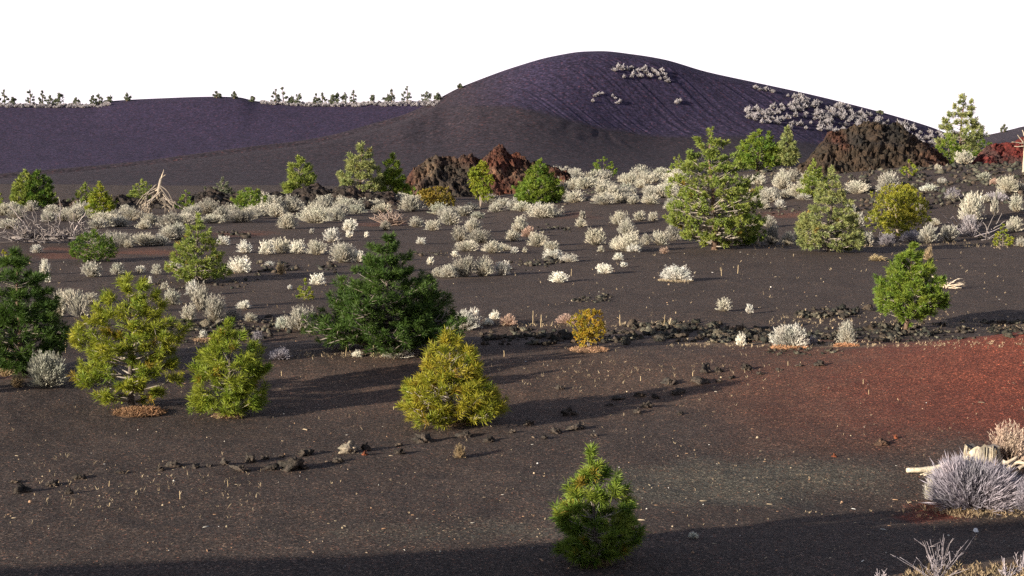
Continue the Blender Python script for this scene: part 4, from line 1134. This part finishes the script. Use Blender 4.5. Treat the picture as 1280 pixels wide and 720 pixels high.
# ------------------------------------------------------------------ broken lava that nobody could count
def rubble(name, spots, seed, cols, sub=1, flat=0.7):
    g = np.random.default_rng(seed); mb = MB()
    for (u0, u1, va, vb, n, s0, s1) in spots:      # a strip from (u0, va) to (u1, vb) rows, thickness in rows follows va/vb = (row, half thickness)
        for q in range(n):
            t = g.random(); u = u0 + (u1 - u0) * t
            row = va[0] + (vb[0] - va[0]) * t; th = va[1] + (vb[1] - va[1]) * t
            v = row + th * np.clip(g.normal(0, 0.5), -1, 1)
            if vn(np.array([u / 14.0]), np.array([v / 5.0]), seed)[0] < -0.22: continue
            p, d = at(u, v); s = px(d) * g.uniform(s0, s1) * 0.5 * (1.0 if g.random() < .85 else 1.5)
            rock(mb, p, s, g, cols[int(g.integers(len(cols)))], sub=sub, flat=flat, rough=1.0)
    return tag(mb.build(name, M_STONE), kind="stuff")


LC = [(0.033, 0.031, 0.028), (0.040, 0.036, 0.032), (0.030, 0.032, 0.028), (0.088, 0.086, 0.07), (0.055, 0.046, 0.038)]
rubble("lava_rubble", [(780, 965, (416, 9), (421, 9), 330, 4, 10), (790, 900, (413, 8), (411, 8), 110, 5, 10), (596, 790, (421, 10), (424, 8), 190, 4, 9), (960, 1130, (425, 9), (415, 10), 190, 3, 9), (1090, 1300, (417, 12), (412, 8), 260, 3, 8),
                       (992, 1098, (393, 5), (391, 6), 130, 4, 8), (960, 1060, (440, 4), (441, 4), 40, 2, 5), (715, 765, (376, 4), (372, 5), 50, 2, 6), (1180, 1300, (404, 3), (402, 3), 40, 2, 5)], 41, LC, sub=2)
rubble("lava_rubble", [(636, 705, (336, 7), (326, 4), 90, 3, 7), (500, 560, (320, 4), (316, 3), 30, 2, 5), (0, 130, (408, 12), (412, 14), 60, 4, 10), (195, 350, (412, 12), (408, 12), 170, 3, 9), (330, 400, (402, 8), (416, 8), 60, 3, 8),
                       (320, 420, (336, 8), (336, 6), 50, 3, 9), (180, 330, (358, 16), (352, 12), 90, 2, 6), (200, 330, (288, 4), (296, 4), 60, 3, 6), (640, 720, (282, 5), (290, 6), 40, 2, 5), (230, 330, (425, 8), (425, 8), 40, 3, 7)], 42, LC)
rubble("lava_rubble", [(1055, 1290, (214, 7), (205, 7), 420, 3, 7), (1060, 1290, (232, 10), (222, 12), 330, 3, 8), (1150, 1290, (252, 12), (246, 14), 160, 3, 8), (1070, 1120, (262, 16), (250, 12), 110, 3, 7), (945, 1010, (216, 8), (214, 5), 90, 3, 6),
                       (690, 850, (242, 14), (240, 14), 90, 3, 6), (1225, 1290, (300, 4), (297, 4), 40, 2, 5), (930, 1000, (268, 6), (262, 6), 40, 2, 5)], 43, LC + [(0.05, 0.055, 0.045)])

# ------------------------------------------------------------------ stones lying in lines on the near cinders
STONES = """218 583 17 8|199 588 10 5|100 598 15 7|65 607 14 7|30 615 18 6|87 617 9 6|281 581 11 6|300 588 17 8|313 578 14 9|332 574 10 5|371 585 27 13|338 587 15 7|381 569 14 7|352 571 8 5|436 565 18 11 l|458 562 11 7|456 569 9 6 r|425 577 14 5|500 567 14 6|531 553 19 9|581 546 14 7|612 552 13 7|497 557 9 4|20 603 10 4|150 591 9 4|245 585 10 5|262 583 8 4
700 486 13 5|712 518 17 10|797 516 9 7|808 509 13 6|848 492 15 7|820 498 10 5|799 495 15 5|772 499 10 4|720 536 18 5|838 479 15 6|879 479 20 7|882 465 13 9|897 465 9 6|933 462 13 6|914 473 9 4|898 477 9 4|662 531 11 6|695 541 14 5|742 545 10 4|1103 556 15 9 b|1043 571 5 5 r|1120 548 6 5 r|850 518 7 4|762 507 8 4|950 468 8 4|682 548 9 4|1025 457 14 5|1000 458 8 4|975 463 8 4|640 541 10 4"""
st = []
g = np.random.default_rng(90)
for row in STONES.replace("\n", "|").split("|"):
    f = row.split(); u, v, wd, ht = map(float, f[:4]); k = f[4] if len(f) > 4 else ''
    p, d = at(u, v); m = px(d); mb = MB()
    col = dict(l=(0.17, 0.155, 0.13), r=(0.20, 0.07, 0.04), b=(0.10, 0.065, 0.05)).get(k, (0.050, 0.044, 0.040))
    rock(mb, (0, 0, 0), wd * m * 0.5, g, col, sub=3, flat=max(0.5, 1.25 * ht / wd), rough=0.85)
    if wd > 13 and not k:
        for q in range(3): rock(mb, (wd * m * g.uniform(-.42, .42), wd * m * g.uniform(-.3, .3), 0), wd * m * g.uniform(.14, .26), g, col, sub=2, flat=0.7, rough=0.9)
    o = mb.build("lava_stone", M_STONE); o.location = p; st.append((u, v, wd, k, o))
line = {'a': [], 'b': []}
for s in st: line['a' if s[0] < 640 else 'b'].append(s)
for key, where in (('a', 'in the lower left stone line'), ('b', 'in the middle stone line')):
    L = sorted(line[key], key=lambda s: s[0])
    big = max(s[2] for s in L if not s[3]); n = 0
    for s in L:
        if s[3] == 'l': lab = 'light grey lava stone standing out in the line on the lower left'
        elif s[3] == 'b': lab = 'brown lava stone alone between the red mound and the log'
        elif s[3] == 'r': lab = {456: 'small orange-red stone below the light grey stone', 1043: 'tiny orange-red ball of rock, further from the log', 1120: 'tiny orange-red stone above the brown stone'}[int(s[0])]
        elif s[2] == big: lab = f"largest dark lava stone {where}"
        else:
            n += 1; lab = f"{'small' if s[2] < 12 else 'medium'} dark lava stone, {ORD[n-1]} from the left {where}"
        tag(s[4], lab, "stone", "lava stones on the near cinders")
# ------------------------------------------------------------------ dead wood
gd = np.random.default_rng(123)
PALEW, GREYW, CREAMW = C(0.40, 0.34, 0.26), C(0.19, 0.17, 0.16), C(0.50, 0.435, 0.32)


def limb(mb, a, b, r0, r1, col, rng, bend=0.12, n=7, k=6, knots=0.0):
    a, b = np.array(a, float), np.array(b, float); s = np.linspace(0, 1, n)[:, None]; L = np.linalg.norm(b - a)
    w = np.cumsum(rng.normal(0, bend * L / n, (n, 3)), axis=0); w -= w[0] + (w[-1] - w[0]) * s
    pts = a + (b - a) * s + w
    R = r0 + (r1 - r0) * s[:, 0]
    R = R * (1 + knots * rng.normal(0, 1, n))
    mb.tube(pts, np.maximum(R, 0.3 * r1), np.array(col) * (0.85 + 0.3 * rng.random()), k=k)
    return pts


# the upturned dead tree with its roots spread like legs
p, d = at(198, 267); m = px(d)
root = empty("dead_tree", p)
t = MB(); limb(t, (-1 * m, 0, 18 * m), (4.5 * m, 0, 44 * m), 2.7 * m, 1.9 * m, PALEW * .75, gd, .04, 8, 9, .12)
limb(t, (4.2 * m, 0, 42 * m), (8 * m, 0, 55 * m), 1.6 * m, 0.25 * m, PALEW, gd, .1, 5); limb(t, (5 * m, 0, 45 * m), (10.5 * m, 1 * m, 48.5 * m), 1.1 * m, 0.25 * m, PALEW, gd, .2, 5)
limb(t, (1 * m, 0, 30 * m), (-9 * m, 0, 27 * m), 1.8 * m, .7 * m, PALEW, gd, .2, 5)
t.build("trunk", M_WOOD, root, smooth=True)
for q in range(44):
    side = -1 if q % 2 else 1; far_ = gd.uniform(.15, 1.0); x1 = side * (3 + 28 * far_) + 1; z1 = gd.uniform(-2, 7) + (6 * far_ if gd.random() < .3 else 0); y1 = gd.normal(-5, 7)
    s0 = np.array([gd.normal(1, 2.2), gd.normal(0, 1.5), gd.uniform(16, 36)]) * m; e = np.array([x1, y1, z1]) * m
    k1 = s0 + (e - s0) * np.array([.36, .33, .22]) + np.array([0, 0, gd.uniform(0, 2)]) * m; k2 = s0 + (e - s0) * np.array([.78, .7, .58]) + np.array([side * gd.uniform(0, 2), 0, gd.uniform(0, 4)]) * m
    tq = np.linspace(0, 1, 9)[:, None]
    pts = s0 * (1 - tq) ** 3 + 3 * k1 * tq * (1 - tq) ** 2 + 3 * k2 * tq ** 2 * (1 - tq) + e * tq ** 3 + np.cumsum(gd.normal(0, .75 * m, (9, 3)), axis=0) * np.minimum(tq * 3, 1) * .8
    b = MB(); b.tube(pts, np.linspace(gd.uniform(.7, 1.4), .34, 9) * m, C(.28, .24, .195) * gd.uniform(.35, 1.15), k=5)
    for w_ in range(2):
        k = int(gd.integers(3, 8)); limb(b, pts[k], pts[k] + np.array([gd.normal(0, 4), gd.normal(0, 3), gd.uniform(-6, 1)]) * m, .5 * m, .28 * m, C(.34, .285, .215) * gd.uniform(.6, 1.1), gd, .25, 5, 4)
    b.build("root", M_WOOD, root)
tag(root, "upturned bleached dead tree on spread roots in the far scrub on the left", "dead tree")

# the heap of dead branches: a fallen tree with a tangle of grey limbs
p, d = at(62, 304); m = px(d)
root = empty("fallen_tree", p)
t = MB(); limb(t, (-52 * m, 3 * m, 6 * m), (40 * m, -4 * m, 7 * m), 2.2 * m, 1.1 * m, GREYW * .8, gd, .06, 9, 7, .06)
limb(t, (-6 * m, 6 * m, 12 * m), (50 * m, 8 * m, 18 * m), 1.6 * m, .8 * m, GREYW * .8, gd, .1, 8, 6); t.build("trunk", M_WOOD, root, smooth=True)
for q in range(96):
    x0 = gd.uniform(-48, 44); a = np.array([x0, gd.uniform(-9, 9), gd.uniform(2, 12)]) * m
    if q < 9:      # the tall upright ones
        x0, x1, z1 = ((8, 12, 58), (-14, -36, 44), (-20, -50, 46), (-6, -18, 47), (20, 34, 44), (28, 50, 40), (2, -2, 36), (34, 46, 26), (-30, -38, 36))[q]
        a = np.array([x0, 0, 8]) * m; e = np.array([x1, gd.normal(0, 5), z1]) * m; r = .85
    else:
        dx = gd.normal(0, 20); e = a + np.array([dx, gd.normal(0, 9), abs(gd.normal(6, 11)) - 3]) * m; e[2] = max(e[2], -1 * m); r = gd.uniform(.45, .9)
    b = MB(); pts = limb(b, a, e, r * m, .38 * m, (GREYW * 1.5 if q < 9 else GREYW) * gd.uniform(.3, 1.25) * C(1, .98, 1.0), gd, .22, 8, 4)
    for w_ in range(2):
        k = int(gd.integers(3, 7)); limb(b, pts[k], pts[k] + np.array([gd.normal(0, 7), gd.normal(0, 4), gd.normal(3, 5)]) * m, .5 * m, .3 * m, GREYW * gd.uniform(.8, 1.3), gd, .25, 5, 4)
    b.build("branch", M_WOOD, root)
tag(root, "grey heap of tangled dead branches lying in the scrub at far left", "fallen tree")

# bare brown shrub
p, d = at(490, 282); m = px(d); root = empty("bare_shrub", p)
b = MB()
for q in range(60):
    az = gd.random() * 6.28; r = gd.uniform(8, 30); e = np.array([math.cos(az) * r, math.sin(az) * r * .6, gd.uniform(8, 24) * (1.1 - r / 60)]) * m
    pts = limb(b, (gd.normal(0, 4) * m, gd.normal(0, 3) * m, -.2 * m), e, .7 * m, .32 * m, C(.17, .125, .10) * gd.uniform(.6, 1.5), gd, .2, 6, 4)
    limb(b, pts[4], pts[4] + np.array([gd.normal(0, 5), gd.normal(0, 4), gd.uniform(1, 6)]) * m, .45 * m, .28 * m, C(.3, .24, .2), gd, .2, 4, 3)
b.build("stems", M_WOOD, root)
tag(root, "wide bare brown twiggy shrub in the far scrub below the pair of pines", "shrub")

# bundle of white twigs
p, d = at(1178, 360); m = px(d); b = MB()
for q in range(22):
    limb(b, (gd.uniform(-8, 8) * m, gd.normal(0, 5) * m, .6 * m), (gd.uniform(4, 30) * m, gd.normal(0, 9) * m, gd.uniform(0, 12) * m), .75 * m, .35 * m, PALEW * gd.uniform(.9, 1.4), gd, .2, 6, 4)
limb(b, (-14 * m, 0, 15 * m), (6 * m, -3 * m, .5 * m), .8 * m, .6 * m, PALEW * 1.3, gd, .12, 7, 5); limb(b, (6 * m, -3 * m, .5 * m), (20 * m, -7 * m, 1 * m), .8 * m, .5 * m, PALEW * 1.3, gd, .1, 6, 5)
o = b.build("twig_bundle", M_WOOD); o.location = p; tag(o, "bundle of bleached white twigs on the flat beside the vivid green pine", "dead wood")

# standing dead tree at the right border
p, d = at(1279, 216); m = px(d); root = empty("dead_tree", p)
t = MB(); limb(t, (0, 0, -2 * m), (1 * m, 0, 46 * m), 2.0 * m, 1.0 * m, PALEW * .85, gd, .05, 8, 7, .05); limb(t, (1 * m, 0, 45 * m), (-3 * m, 0, 53 * m), 1.1 * m, .4 * m, PALEW, gd, .2, 5, 5); t.build("trunk", M_WOOD, root, smooth=True)
for (z0, x1, z1) in ((36, -17, 38), (37, -9, 47), (30, 12, 38), (41, 9, 52), (33, -12, 33)):
    b = MB(); limb(b, (0, 0, z0 * m), (x1 * m, gd.normal(0, 3) * m, z1 * m), 0.8 * m, .35 * m, PALEW * .9, gd, .2, 7, 5); b.build("branch", M_WOOD, root)
tag(root, "standing bleached dead tree at the right border before the dark red outcrop", "dead tree")

# dead branch among the shrubs on the right
p, d = at(1238, 300); m = px(d); root = empty("dead_branch", p); b = MB()
for (x0, z0, x1, z1) in ((-6, 0, 6, 36), (6, 20, 13, 34), (0, 1, -18, 14), (-2, 2, 16, 12), (-12, 0, 20, 4), (0, 6, -8, 22), (4, 14, 18, 24)):
    limb(b, (x0 * m, gd.normal(0, 2) * m, z0 * m), (x1 * m, gd.normal(0, 4) * m, z1 * m), .6 * m, .35 * m, GREYW * gd.uniform(.7, 1.3), gd, .25, 7, 5)
b.build("limb", M_WOOD, root); tag(root, "forked dead branch between the grey shrubs behind the little pine on the right", "dead wood")

# splintered log and stump at the lower right
p, d = at(1170, 592); m = px(d); root = empty("fallen_log", p)
t = MB()
s = np.linspace(0, 1, 12)
pts = np.column_stack([(-37 + 74 * s) * m, 6 * m * s, (4.2 + 7.5 * s ** 2) * m]) + gd.normal(0, .35 * m, (12, 3))
t.tube(pts, (2.7 + 2.8 * s) * m * (1 + .08 * gd.normal(size=12)), CREAMW, k=9)
t.build("trunk", M_WOOD, root)
for (x0, z0, x1, y1, z1, r) in ((14, 7, -18, -9, 0, 2.0), (16, 6, -2, -12, -1, 2.4), (22, 9, 8, -12, -1, 2.6), (0, 5, -22, -6, 0, 1.3), (30, 12, 40, 2, 22, 2.2), (10, 6, 18, -10, 3, 1.6), (24, 10, 34, -6, 14, 3.0)):
    b = MB(); limb(b, (x0 * m, 0, z0 * m), (x1 * m, y1 * m, z1 * m), r * m, r * .55 * m, CREAMW * gd.uniform(.55, 1.05), gd, .12, 7, 7, .1); b.build("branch", M_WOOD, root)
tag(root, "splintered cream log lying behind the purple-grey bush at the lower right", "log")

p, d = at(1226, 586); m = px(d); root = empty("tree_stump", p); t = MB()
zz = np.linspace(0, 1, 7); an = np.linspace(0, 2 * PI, 29)[:-1]
lob_ = 1 + .16 * np.sin(an * 5 + 1) + .10 * np.sin(an * 11) + .06 * gd.normal(size=28)
V = np.stack([np.stack([np.cos(an) * lob_ * (24 - 5 * z) * m, np.sin(an) * lob_ * (13 - 3 * z) * m, np.full(28, -1.5 * m) + z * (27 + 4 * np.sin(an * 3) + 5 * gd.random(28) * (z > .9)) * m], -1) for z in zz]).reshape(-1, 3)
i = np.arange(6)[:, None] * 28; j = np.arange(28)[None]; j2 = (j + 1) % 28
stripe = (0.55 + 0.9 * gd.random(28)) * np.where(gd.random(28) < .28, .25, 1.0)
t.add(V, np.stack([i + j, i + j2, i + 28 + j2, i + 28 + j], -1).reshape(-1, 4), np.tile((CREAMW * .8)[None] * stripe[:, None], (7, 1)))
t.add(np.concatenate([V[-28:], [[0, 0, 20 * m]]]), np.stack([np.arange(28), (np.arange(28) + 1) % 28, np.full(28, 28), np.full(28, 28)], -1), GREYW * .5)
t.build("stump_body", M_WOOD, root)
for q in range(26):
    a = gd.random() * 6.28; x, y = math.cos(a) * 21 * m, math.sin(a) * 11 * m; b = MB() if q == 0 else b
    limb(b, (x, y, gd.uniform(4, 14) * m), (x * 1.05, y * 1.05, gd.uniform(20, 32) * m), 1.7 * m, .5 * m, CREAMW * gd.uniform(.4, 1.15) * (C(1, .8, .55) if gd.random() < .2 else 1), gd, .06, 5, 4)
b.build("splinter", M_WOOD, root)
tag(root, "weathered splintered tree stump rising behind the purple-grey bush", "stump")

p, d = at(1268, 588); m = px(d); root = empty("driftwood_branch", p); b = MB()
for (x0, z0, x1, z1, r) in ((-14, 10, 26, 4, 3.4), (-12, 10, 4, 18, 2.6), (-4, 4, 10, 14, 2.2), (-10, 0, -2, 12, 1.8), (6, 2, 22, 12, 2.4)):
    limb(b, (x0 * m, gd.normal(0, 3) * m, z0 * m), (x1 * m, gd.normal(0, 3) * m, z1 * m), r * m, r * .5 * m, PALEW * gd.uniform(.7, 1.2), gd, .14, 7, 7, .1)
b.build("limb", M_WOOD, root); tag(root, "knotted grey branch lying right of the stump at the right border", "dead wood")
p, d = at(1279, 574); m = px(d); root = empty("broken_log", p); b = MB()
for (x0, z0, x1, z1, r) in ((-4, 6, 34, 12, 5.0), (-2, 17, 36, 20, 5.0)):
    pts = limb(b, (x0 * m, 0, z0 * m), (x1 * m, 6 * m, z1 * m), r * m, r * .9 * m, C(.58, .54, .56), gd, .04, 6, 10, .04)
b.build("log_piece", M_WOOD, root); tag(root, "pale cut log ends stacked above the purple-grey bush at the right border", "log")

# ------------------------------------------------------------------ the two large bushes at the lower right and a few that stand out near by
def hero(name, u, vb, wd, ht, tone, seed, label, **kw):
    p, d = at(u, vb); m = px(d)
    a = dict(h=ht / wd, stems=1500, heads=5, hl=0.10, hw=0.010, lob=6, sw=0.006, upright=0.9); a.update(kw)
    st_, hd_ = shrub_meshes(np.random.default_rng(seed), tone, **a)
    o = empty(name, p, 0, (wd * m,) * 3)
    st_.build("stems", M_SAGE, o); hd_.build("foliage", M_SAGE, o); tag(o, label, "shrub", "pale shrubs on the cinders"); return o


TONE['purple'] = (C(0.17, 0.145, 0.165), C(0.33, 0.30, 0.345)); TONE['rose'] = (C(0.26, 0.19, 0.15), C(0.46, 0.35, 0.28))
hero("shrub", 1216, 634, 126, 56, 'purple', 401, "large purple-grey feathery bush at the lower right in front of the log", stems=3400, heads=5, hl=0.12, hw=0.0075, sw=0.005, lob=7, upright=.55)
hero("shrub", 1262, 578, 66, 54, 'rose', 402, "twiggy pinkish tan bush behind the stump at the right border", stems=420, heads=7, hl=0.07, hw=0.012, sw=0.008, upright=.2)
hero("shrub", 1168, 626, 34, 34, 'grey', 407, "small pale grey bush hugging the left side of the large purple-grey bush", stems=500, heads=4, hl=0.16, hw=.018)
hero("shrub", 987, 434, 48, 29, 'white', 403, "bright white low bush on an orange base beside the rubble strip", stems=900, heads=7, hl=0.10, hw=0.016, lob=7, upright=.4)
hero("shrub", 58, 484, 56, 54, 'grey', 404, "big pale grey feathery bush right of the dark edge pine trunk", stems=900, heads=6, hl=0.09, hw=0.013, lob=6, upright=.5)
hero("shrub", 1283, 640, 34, 50, 'purple', 408, "purple-grey bush cut by the right border beside the large one", stems=900, heads=5, hl=0.14, hw=0.016)

# ------------------------------------------------------------------ mats of fallen needles round the trunks
def litter_ring(u, vb, wd, col, seed, label, hh=0.09):
    g = np.random.default_rng(seed); p, d = at(u, vb); m = px(d); R = wd * m / 2; mb = MB()
    an = np.linspace(0, 2 * PI, 33)[:-1]; rr = np.linspace(0, 1, 7)[1:]
    wob_ = 1 + .12 * np.sin(an * 3 + seed) + .06 * g.normal(size=32)
    V = [[0, 0, hh * R * 2]] + [[math.cos(a) * r * R * w_, math.sin(a) * r * R * w_ * .9, hh * 2 * R * (1 - r ** 2) * (1 + .5 * g.normal() * .3) - .015 * (r > .95)] for r in rr for a, w_ in zip(an, wob_)]
    Fq = [[0, 1 + j, 1 + (j + 1) % 32, 1 + (j + 1) % 32] for j in range(32)] + [[1 + i * 32 + j, 1 + (i + 1) * 32 + j, 1 + (i + 1) * 32 + (j + 1) % 32, 1 + i * 32 + (j + 1) % 32] for i in range(5) for j in range(32)]
    col = [0.82 * q for q in col]; mb.add(V, Fq, C(*col) * .6)
    n = 900; r = R * np.sqrt(g.random(n)) * 1.1; a = g.random(n) * 6.28
    P_ = np.column_stack([r * np.cos(a), r * np.sin(a) * .9, np.maximum(0, hh * 2 * R * (1 - (r / R) ** 2)) + .01]); D = unit(np.column_stack([g.normal(size=(n, 2)), np.abs(g.normal(.25, .3, n))]))
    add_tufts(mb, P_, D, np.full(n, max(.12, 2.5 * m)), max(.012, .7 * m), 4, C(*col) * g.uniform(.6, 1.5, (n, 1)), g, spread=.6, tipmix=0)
    o = mb.build("needle_mat", M_STRAW); o.location = p; tag(o, label, "fallen needles")


litter_ring(173, 516, 60, (.25, .14, .075), 1, "orange mat of fallen needles under the tiered yellow-green pine", .07)
litter_ring(284, 521, 32, (.30, .20, .12), 2, "tan mat of fallen needles under the dense bright green pine", .03)
litter_ring(568, 529, 44, (.30, .20, .11), 3, "thin straw-coloured litter under the golden-tipped pine", .02)
litter_ring(736, 438, 44, (.33, .20, .12), 4, "pale orange litter ring round the orange and green tree", .05)
litter_ring(744, 706, 30, (.22, .16, .09), 5, "sparse brown litter at the foot of the small pine by the near shade", .02)
litter_ring(988, 435, 40, (.36, .19, .10), 6, "orange litter fringe round the foot of the bright white bush", .02)
litter_ring(1058, 433, 26, (.34, .17, .09), 7, "orange litter round the foot of the upright cream bush right of the white one", .02)
litter_ring(254, 425, 24, (.36, .24, .15), 8, "pinkish litter patch under the frosty shrub left of the bright green pine", .02)
litter_ring(845, 351, 40, (.34, .27, .18), 9, "pale litter under the lone white shrub on the flat", .015)

# ------------------------------------------------------------------ dry stalks
STALKS = [(666, 407, 388), (676, 409, 393), (775, 407, 393), (830, 407, 393), (837, 406, 397), (902, 345, 334), (922, 342, 331), (714, 345, 336), (82, 441, 418), (467, 446, 424), (485, 438, 416), (432, 446, 434), (801, 476, 466), (492, 512, 505), (136, 608, 596), (225, 624, 606), (285, 608, 595), (137, 633, 625), (352, 470, 459), (1086, 493, 483), (1168, 663, 652), (1079, 480, 470), (985, 457, 448), (630, 446, 438), (866, 470, 461)]
for i, (u, vb, vt) in enumerate(STALKS):
    p, d = at(u, vb); m = px(d); H = (vb - vt) * m * (0.6 if vb > 455 else 1.0); b = MB(); r = max(.007, .34 * m)
    pts = limb(b, (0, 0, -.03), (gd.normal(0, .06) * H, 0, H), r, r * .7, C(.50, .38, .22) * gd.uniform(.8, 1.25), gd, .05, 6, 4)
    if i in (9, 4, 17, 15, 20):
        limb(b, pts[3], pts[3] + np.array([.22 * H, 0, .42 * H]), r * .8, r * .5, C(.55, .45, .32), gd, .1, 5, 4)
    elif gd.random() < .6: limb(b, pts[3], pts[3] + np.array([gd.normal(0, .12) * H, 0, .2 * H]), r * .7, r * .5, C(.5, .38, .22), gd, .1, 4, 3)
    o = b.build("dry_stalk", M_STRAW); o.location = p
    L = min([q for q in LAND], key=lambda q: math.hypot(u - q[0], 1.6 * (vb - q[1]))); r_ = 'left of' if u < L[0] else 'right of'
    o["_k"] = f"{r_} {L[2]}"; o["_d"] = math.hypot(u - L[0], 1.6 * (vb - L[1]))
K_ = {}
for o in [o for o in COL.objects if o.name.startswith("dry_stalk")]: K_.setdefault(o["_k"], []).append(o)
for k, L in K_.items():
    L.sort(key=lambda o: o["_d"])
    for i, o in enumerate(L):
        tag(o, f"thin dry straw stalk standing {k}" + ("" if len(L) == 1 else f", {ORD[i]} out"), "dry stalk", "dry stalks on the cinders"); del o["_k"]; del o["_d"]

# bare twigs at the bottom right
def twigs(u, vb, n, wd, ht, seed, label, col):
    g = np.random.default_rng(seed); p, d = at(u, vb); m = px(d); root = empty("bare_twig_bush", p); b = MB()
    for q in range(n):
        x = g.normal(0, .12) * wd; e = np.array([x + g.normal(0, .42) * wd, g.normal(0, .3) * wd, ht * g.uniform(.35, 1.05)]) * m
        pts = limb(b, (x * .3 * m, 0, -.04), e, .45 * m, .26 * m, col * g.uniform(.6, 1.3), g, .10, 7, 4)
        for w_ in range(2): k = int(g.integers(2, 6)); limb(b, pts[k], pts[k] + np.array([g.normal(0, .12) * wd, g.normal(0, .1) * wd, ht * g.uniform(.05, .25)]) * m, .42 * m, .28 * m, col * g.uniform(.8, 1.3), g, .1, 4, 3)
    b.build("stems", M_WOOD, root); tag(root, label, "shrub", "bare twigs at the lower right")


GT = C(.25, .225, .24)
twigs(1172, 722, 34, 52, 50, 1, "bare grey twig bush poking up at the bottom border on the right", GT)
twigs(1258, 722, 16, 30, 28, 2, "small bare white twigs at the bottom border, right of the twig bush", GT * 1.6)
twigs(1278, 714, 9, 14, 26, 3, "bare white twigs cut by the lower right corner", GT * 1.6)
twigs(1100, 724, 12, 20, 16, 4, "low pale twigs at the bottom border, left of the twig bush", GT * 1.5)
twigs(375, 410, 10, 12, 18, 5, "few grey twigs sticking out of the cream shrub left of the wide dark pine", GT)
twigs(1215, 296, 14, 44, 30, 6, "grey bare twigs in the large shrubs behind the little pine on the right", GT * .8)

# ------------------------------------------------------------------ chips, straw and fine litter over the cinders
g = np.random.default_rng(9)
lit = MB()
n = 2200
tt = g.random(n); dd = 1 / (1 / 22.5 + (1 / 118. - 1 / 22.5) * tt ** 0.9); uu = g.uniform(-150, 1430, n)
x = (uu - 640) / F * dd; y = dd
dn = fbm(x / 4, y / 4, 51, 3); keep = g.random(n) < np.clip(.55 + 1.6 * dn, .06, 1); x, y = x[keep], y[keep]; n = len(x)
z = np.array([gz(a, b) for a, b in zip(x, y)])
s = np.maximum(.019, .8 * y / F) * np.exp(g.normal(0, .45, n)); az = g.random(n) * 6.28
kind = g.random(n)
ln = s * np.where(kind < .45, 1.0, 2.8); wd_ = s * np.where(kind < .45, .75, .42); hh_ = s * np.where(kind < .45, .55, .30)
ca, sa = np.cos(az), np.sin(az)
base = np.array([[-1, -1, -.3], [1, -1, -.3], [1, 1, -.3], [-1, 1, -.3], [-.6, -.5, 1], [.7, -.6, 1], [.5, .7, 1], [-.7, .5, 1]]) * .5
lx = base[None, :, 0] * ln[:, None]; ly = base[None, :, 1] * wd_[:, None]; lz = (base[None, :, 2] + .25) * hh_[:, None] * 1.6
V = np.stack([x[:, None] + lx * ca[:, None] - ly * sa[:, None], y[:, None] + lx * sa[:, None] + ly * ca[:, None], z[:, None] + lz], -1).reshape(-1, 3)
pc = np.array([(.56, .52, .44), (.42, .33, .22), (.36, .22, .13), (.22, .16, .11), (.66, .64, .60)])[g.choice(5, n, p=[.10, .30, .26, .30, .04])] * g.uniform(.7, 1.2, (n, 1))
q = np.array([[0, 1, 5, 4], [1, 2, 6, 5], [2, 3, 7, 6], [3, 0, 4, 7], [4, 5, 6, 7]])
lit.add(V, (np.arange(n)[:, None, None] * 8 + q[None]).reshape(-1, 4), np.repeat(pc, 8, axis=0))
tag(lit.build("wood_litter", M_STRAW), kind="stuff")

grs = MB()
def sprigs(n, fu, fv, hpx, col, k=5):
    for i in range(n):
        u, v = fu(), fv(); h_ = BV.ray_cast(EYEV, ray(u, v))[0]
        if h_ is None: continue
        m = px(h_.y); kk = k
        P_ = np.array([h_]) ; D = np.array([[0, 0, 1.0]])
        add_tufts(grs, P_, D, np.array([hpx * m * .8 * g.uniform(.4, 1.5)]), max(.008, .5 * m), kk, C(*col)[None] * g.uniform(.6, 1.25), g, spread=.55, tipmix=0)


ST, ST2 = (.36, .28, .18), (.26, .19, .115)
sprigs(300, lambda: g.uniform(0, 1280), lambda: g.uniform(440, 660), 5, ST, 4)
sprigs(150, lambda: g.uniform(40, 330), lambda: g.normal(612, 18), 7, ST, 4)
sprigs(120, lambda: g.uniform(560, 940), lambda: g.normal(462, 14), 6, ST, 4)
sprigs(260, lambda: g.uniform(830, 1290), lambda: g.normal(431, 2.5), 5, ST, 6)
sprigs(260, lambda: g.uniform(960, 1280), lambda: g.normal(404, 6), 4, ST, 6)
sprigs(200, lambda: g.uniform(940, 1280), lambda: g.normal(307, 1.6), 5, ST, 6)
sprigs(200, lambda: g.uniform(560, 860), lambda: g.normal(407, 1.8), 6, ST, 5)
sprigs(200, lambda: g.uniform(340, 600), lambda: g.normal(445, 1.8), 5, ST, 5)
sprigs(340, lambda: g.normal(1225, 42), lambda: g.normal(640, 4), 8, ST2, 8)
sprigs(280, lambda: g.uniform(1130, 1290), lambda: g.normal(716, 5), 9, ST2, 6)
sprigs(150, lambda: g.uniform(640, 1280), lambda: g.uniform(315, 400), 4, ST, 4)
sprigs(160, lambda: g.uniform(0, 420), lambda: g.uniform(330, 440), 4, ST2, 5)
tag(grs.build("dry_grass", M_STRAW), kind="stuff")
